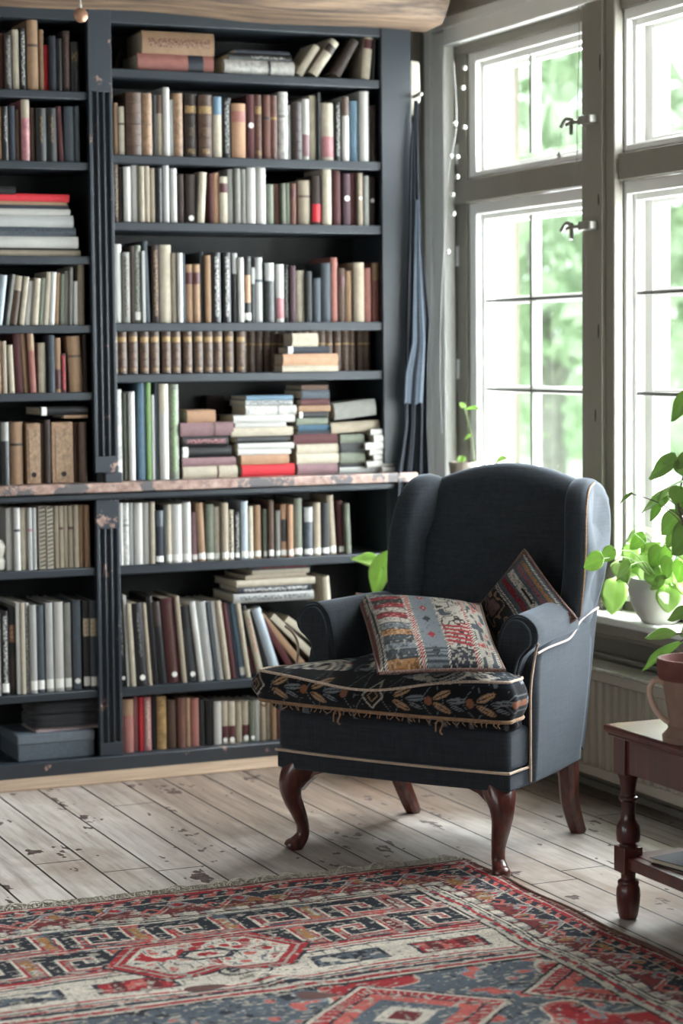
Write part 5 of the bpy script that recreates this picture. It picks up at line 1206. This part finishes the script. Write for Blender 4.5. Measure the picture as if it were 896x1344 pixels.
# ------------------------------------------------------------------ cloths hanging at the end of the bookcase
def cloth(name, pxs, Y, mm, label, folds=5, amp=.012, thick=.003, depth=.0):
    """pxs: (y, xl, xr) outline rows in the photograph, hung in the plane Y"""
    rows_ = []; n = 40; M_ = len(pxs)
    for k in range(61):
        t = k/60*(M_-1); i = min(int(t), M_-2); f = t-i; f = f*f*(3-2*f); y = pxs[i][0]*(1-f)+pxs[i+1][0]*f; xl = pxs[i][1]*(1-f)+pxs[i+1][1]*f; xr = pxs[i][2]*(1-f)+pxs[i+1][2]*f
        a = onY(xl, y, Y); b = onY(xr, y, Y); fr_ = k/60
        for j in range(n):
            q = j/(n-1); p = a*(1-q)+b*q; am = amp*(.3+.9*fr_)
            rows_.append((p.x, p.y-am*(math.sin(q*PI*folds+1.2*fr_)+.4*math.sin(q*PI*folds*2.3+2*fr_))-depth*math.sin(PI*q), p.z+.004*math.sin(q*9)*(fr_ > .9)))
    mb = MB().quadgrid(rows_, 61, n); o = mb.build(name, mm, None, smooth=True, angle=180)
    s_ = o.modifiers.new('thick', 'SOLIDIFY'); s_.thickness = thick; tag(o, label, 'hanging cloth'); return o
cloth('hanging_coat', [(132, 544, 548), (200, 538, 549), (300, 536, 552), (420, 532, 563), (480, 531, 560), (560, 530, 559), (625, 520, 561), (700, 519, 560)], 6.235, fabric('black navy wool', (24, 27, 33), sheen=.1), 'long dark navy cloth hanging from a peg at the right end of the bookcase', 6, .008)
cloth('hanging_scarf', [(262, 545, 549), (330, 543, 550), (400, 541, 554), (450, 540, 557), (490, 531, 556), (530, 529, 554)], 6.213, fabric('faded blue grey linen', (48, 55, 63), sheen=.05), 'faded blue-grey scarf hanging over the dark cloth beside the bookcase', 3, .003)
p = onY(546, 128, 6.24); q = MB(); q.tube([(p.x, 6.258, p.z+.004), (p.x, 6.215, p.z+.008)], .006, 10); q.sphere((p.x, 6.212, p.z+.008), .009, 12)
tag(q.build('coat_peg', M_metal, None, smooth=True), 'small peg holding the dark cloth at the end of the bookcase', 'peg')
a, b = onY(536, 80, 6.30), onY(546, 142, 6.30); q = MB(); q.prism([(XR2+.004, a.z), (b.x, a.z-.005), (b.x+.001, b.z+.02), (XR2+.012, b.z-.03), (XR2+.006, b.z)], 'y', 6.27, 6.30)
tag(q.build('ivory_strip', mat('plain ivory', (196, 190, 174), .8, .08), None, bevel=.006, seg=3), 'narrow plain ivory strip tucked beside the top of the bookcase', 'paper')  # pale strip filling the gap beside the bookcase end

# ------------------------------------------------------------------ garden outside
def gmat(name, a, b, sc=2, rough=.9):
    t = NT(name); t.set(t.ramp(t.noise(t.coord(), sc, 5, .6), [(.35, lin(a)), (.65, lin(b))]), rough); return t.m
MB().box((XW+.3, -30, -.9), (70, 60, -.7)).build('ground', gmat('pale lawn', (186, 208, 172), (208, 222, 194), .6))['kind'] = 'structure'
M_bark = mat('bark', (168, 166, 158), .9, .3, 8, .5)
def tree(x, y, h, r, seed, label, mm):
    random.seed(seed); t = empty('garden_tree', (x, y, -.7)); q = MB(); q.tube([(0, 0, 0), (.05, .03, h*.3), (-.05, .1, h*.62)], [.16, .12, .06], 10); q.tube([(.05, .03, h*.35), (.5, -.4, h*.6)], [.07, .03], 8); q.build('trunk', M_bark, t, smooth=True)
    lf = MB()
    for i in range(1500):
        a = random.uniform(0, 2*PI); cz = random.uniform(-1, 1); rr = r*random.uniform(.5, 1)**.6; s_ = math.sqrt(1-cz*cz)
        c = V(math.cos(a)*s_*rr, math.sin(a)*s_*rr, h*.68+cz*r*.85*random.uniform(.6, 1)); n = V(random.gauss(0, 1), random.gauss(0, 1), random.gauss(0, 1)).normalized(); u_ = n.orthogonal().normalized(); v_ = n.cross(u_); k = random.uniform(.1, .2)
        b0 = len(lf.v); lf.v += [tuple(c+u_*k), tuple(c+v_*k*.6+n*.02), tuple(c-u_*k), tuple(c-v_*k*.6+n*.02)]; lf.f.append((b0, b0+1, b0+2, b0+3))
    lf.build('crown', mm, t); tag(t, label, 'tree', 'garden trees outside')
gA, gB = gmat('light foliage', (178, 200, 164), (204, 220, 190), 3), gmat('pale foliage', (184, 206, 170), (210, 224, 198), 3)
tree(8.5, 15.5, 4.6, 1.7, 1, 'leafy garden tree seen through the left window panes', gB)
tree(11, 14.2, 5.2, 1.9, 2, 'leafy garden tree behind the upper panes beside the grey post', gB)
tree(11, 11.6, 5.6, 1.7, 3, 'leafy garden tree seen through the right-hand window', gA)
tree(15, 27, 4.0, 2.6, 4, 'distant garden tree beyond the lawn behind the left panes', gA)
hd_ = MB(); 
for i in range(60):
    hd_.sphere((20+math.sin(i*2.1)*.5, 14+i*.45, .0+.3*math.sin(i*1.3)), .9, 10, (1, 1, 1.3))
tag(hd_.build('garden_hedge', gmat('hedge', (180, 202, 168), (206, 220, 194), 4), None, smooth=True), 'long pale green hedge across the lawn outside', 'hedge')
# white gabled house
hs = empty('garden_house', (14, 17.3, -.7)); Mh = mat('white boards', (236, 238, 240), .7, .03, 4, .1)
MB().box((-2, -4.2, 0), (3, 0, 2.3)).build('walls', Mh, hs)
MB().prism([(-2.4, 2.2), (.5, 4.3), (3.4, 2.2), (3.4, 2.05), (.5, 4.15), (-2.4, 2.05)], 'y', -4.5, .3).build('roof', mat('pale roof', (226, 230, 234), .6, .04, 4, .1), hs)
hs.rotation_euler = (0, 0, .35)
tag(hs, 'white gabled house on the lawn outside the window', 'house')

# ------------------------------------------------------------------ light
wd = bpy.data.worlds.new('sky'); S.world = wd; wd.use_nodes = True; nt = wd.node_tree; bg = nt.nodes['Background']
tc = nt.nodes.new('ShaderNodeTexCoord'); sp = nt.nodes.new('ShaderNodeSeparateXYZ'); nt.links.new(tc.outputs['Generated'], sp.inputs[0])
rp = nt.nodes.new('ShaderNodeValToRGB'); rp.color_ramp.elements[0].position = .45; rp.color_ramp.elements[0].color = (.72, .78, .78, 1); rp.color_ramp.elements[1].position = .8; rp.color_ramp.elements[1].color = (.86, .93, 1, 1)
ad = nt.nodes.new('ShaderNodeMath'); ad.operation = 'MULTIPLY_ADD'; ad.inputs[1].default_value = .5; ad.inputs[2].default_value = .5; nt.links.new(sp.outputs[2], ad.inputs[0]); nt.links.new(ad.outputs[0], rp.inputs[0]); nt.links.new(rp.outputs[0], bg.inputs[0])
bg.inputs[1].default_value = WORLD
def area(name, loc, rot, sx, sy, e, col=(1, 1, 1), spread=PI):
    l = bpy.data.lights.new(name, 'AREA'); l.shape = 'RECTANGLE'; l.size = sx; l.size_y = sy; l.energy = e; l.color = col; l.spread = spread
    o = bpy.data.objects.new(name, l); COL.objects.link(o); o.location = loc; o.rotation_euler = rot; return o
ym_ = (1.27+5.38)/2
# daylight entering through the windows (area lights filling the openings, on the outside)
for i, (a, b, e) in enumerate(((5.55, 6.35, 3.2), (4.46, 5.36, 3.2), (3.4, 4.3, 1.7), (2.34, 3.24, .6), (1.29, 2.19, .5))):
    area('daylight_right_%d' % i, (XW+.34, (a+b)/2, (Z0+Z1)/2), (0, PI/2, 0), Z1-Z0, b-a, E_RIGHT*e, (.93, .97, 1.0))
for i, (a, b) in enumerate(((.2, 1.9), (2.6, 4.3))):
    area('daylight_left_%d' % i, (FX0-.2, (a+b)/2, 1.45), (0, -PI/2, 0), 1.5, 1.7, E_LEFT, (1, .985, .96))
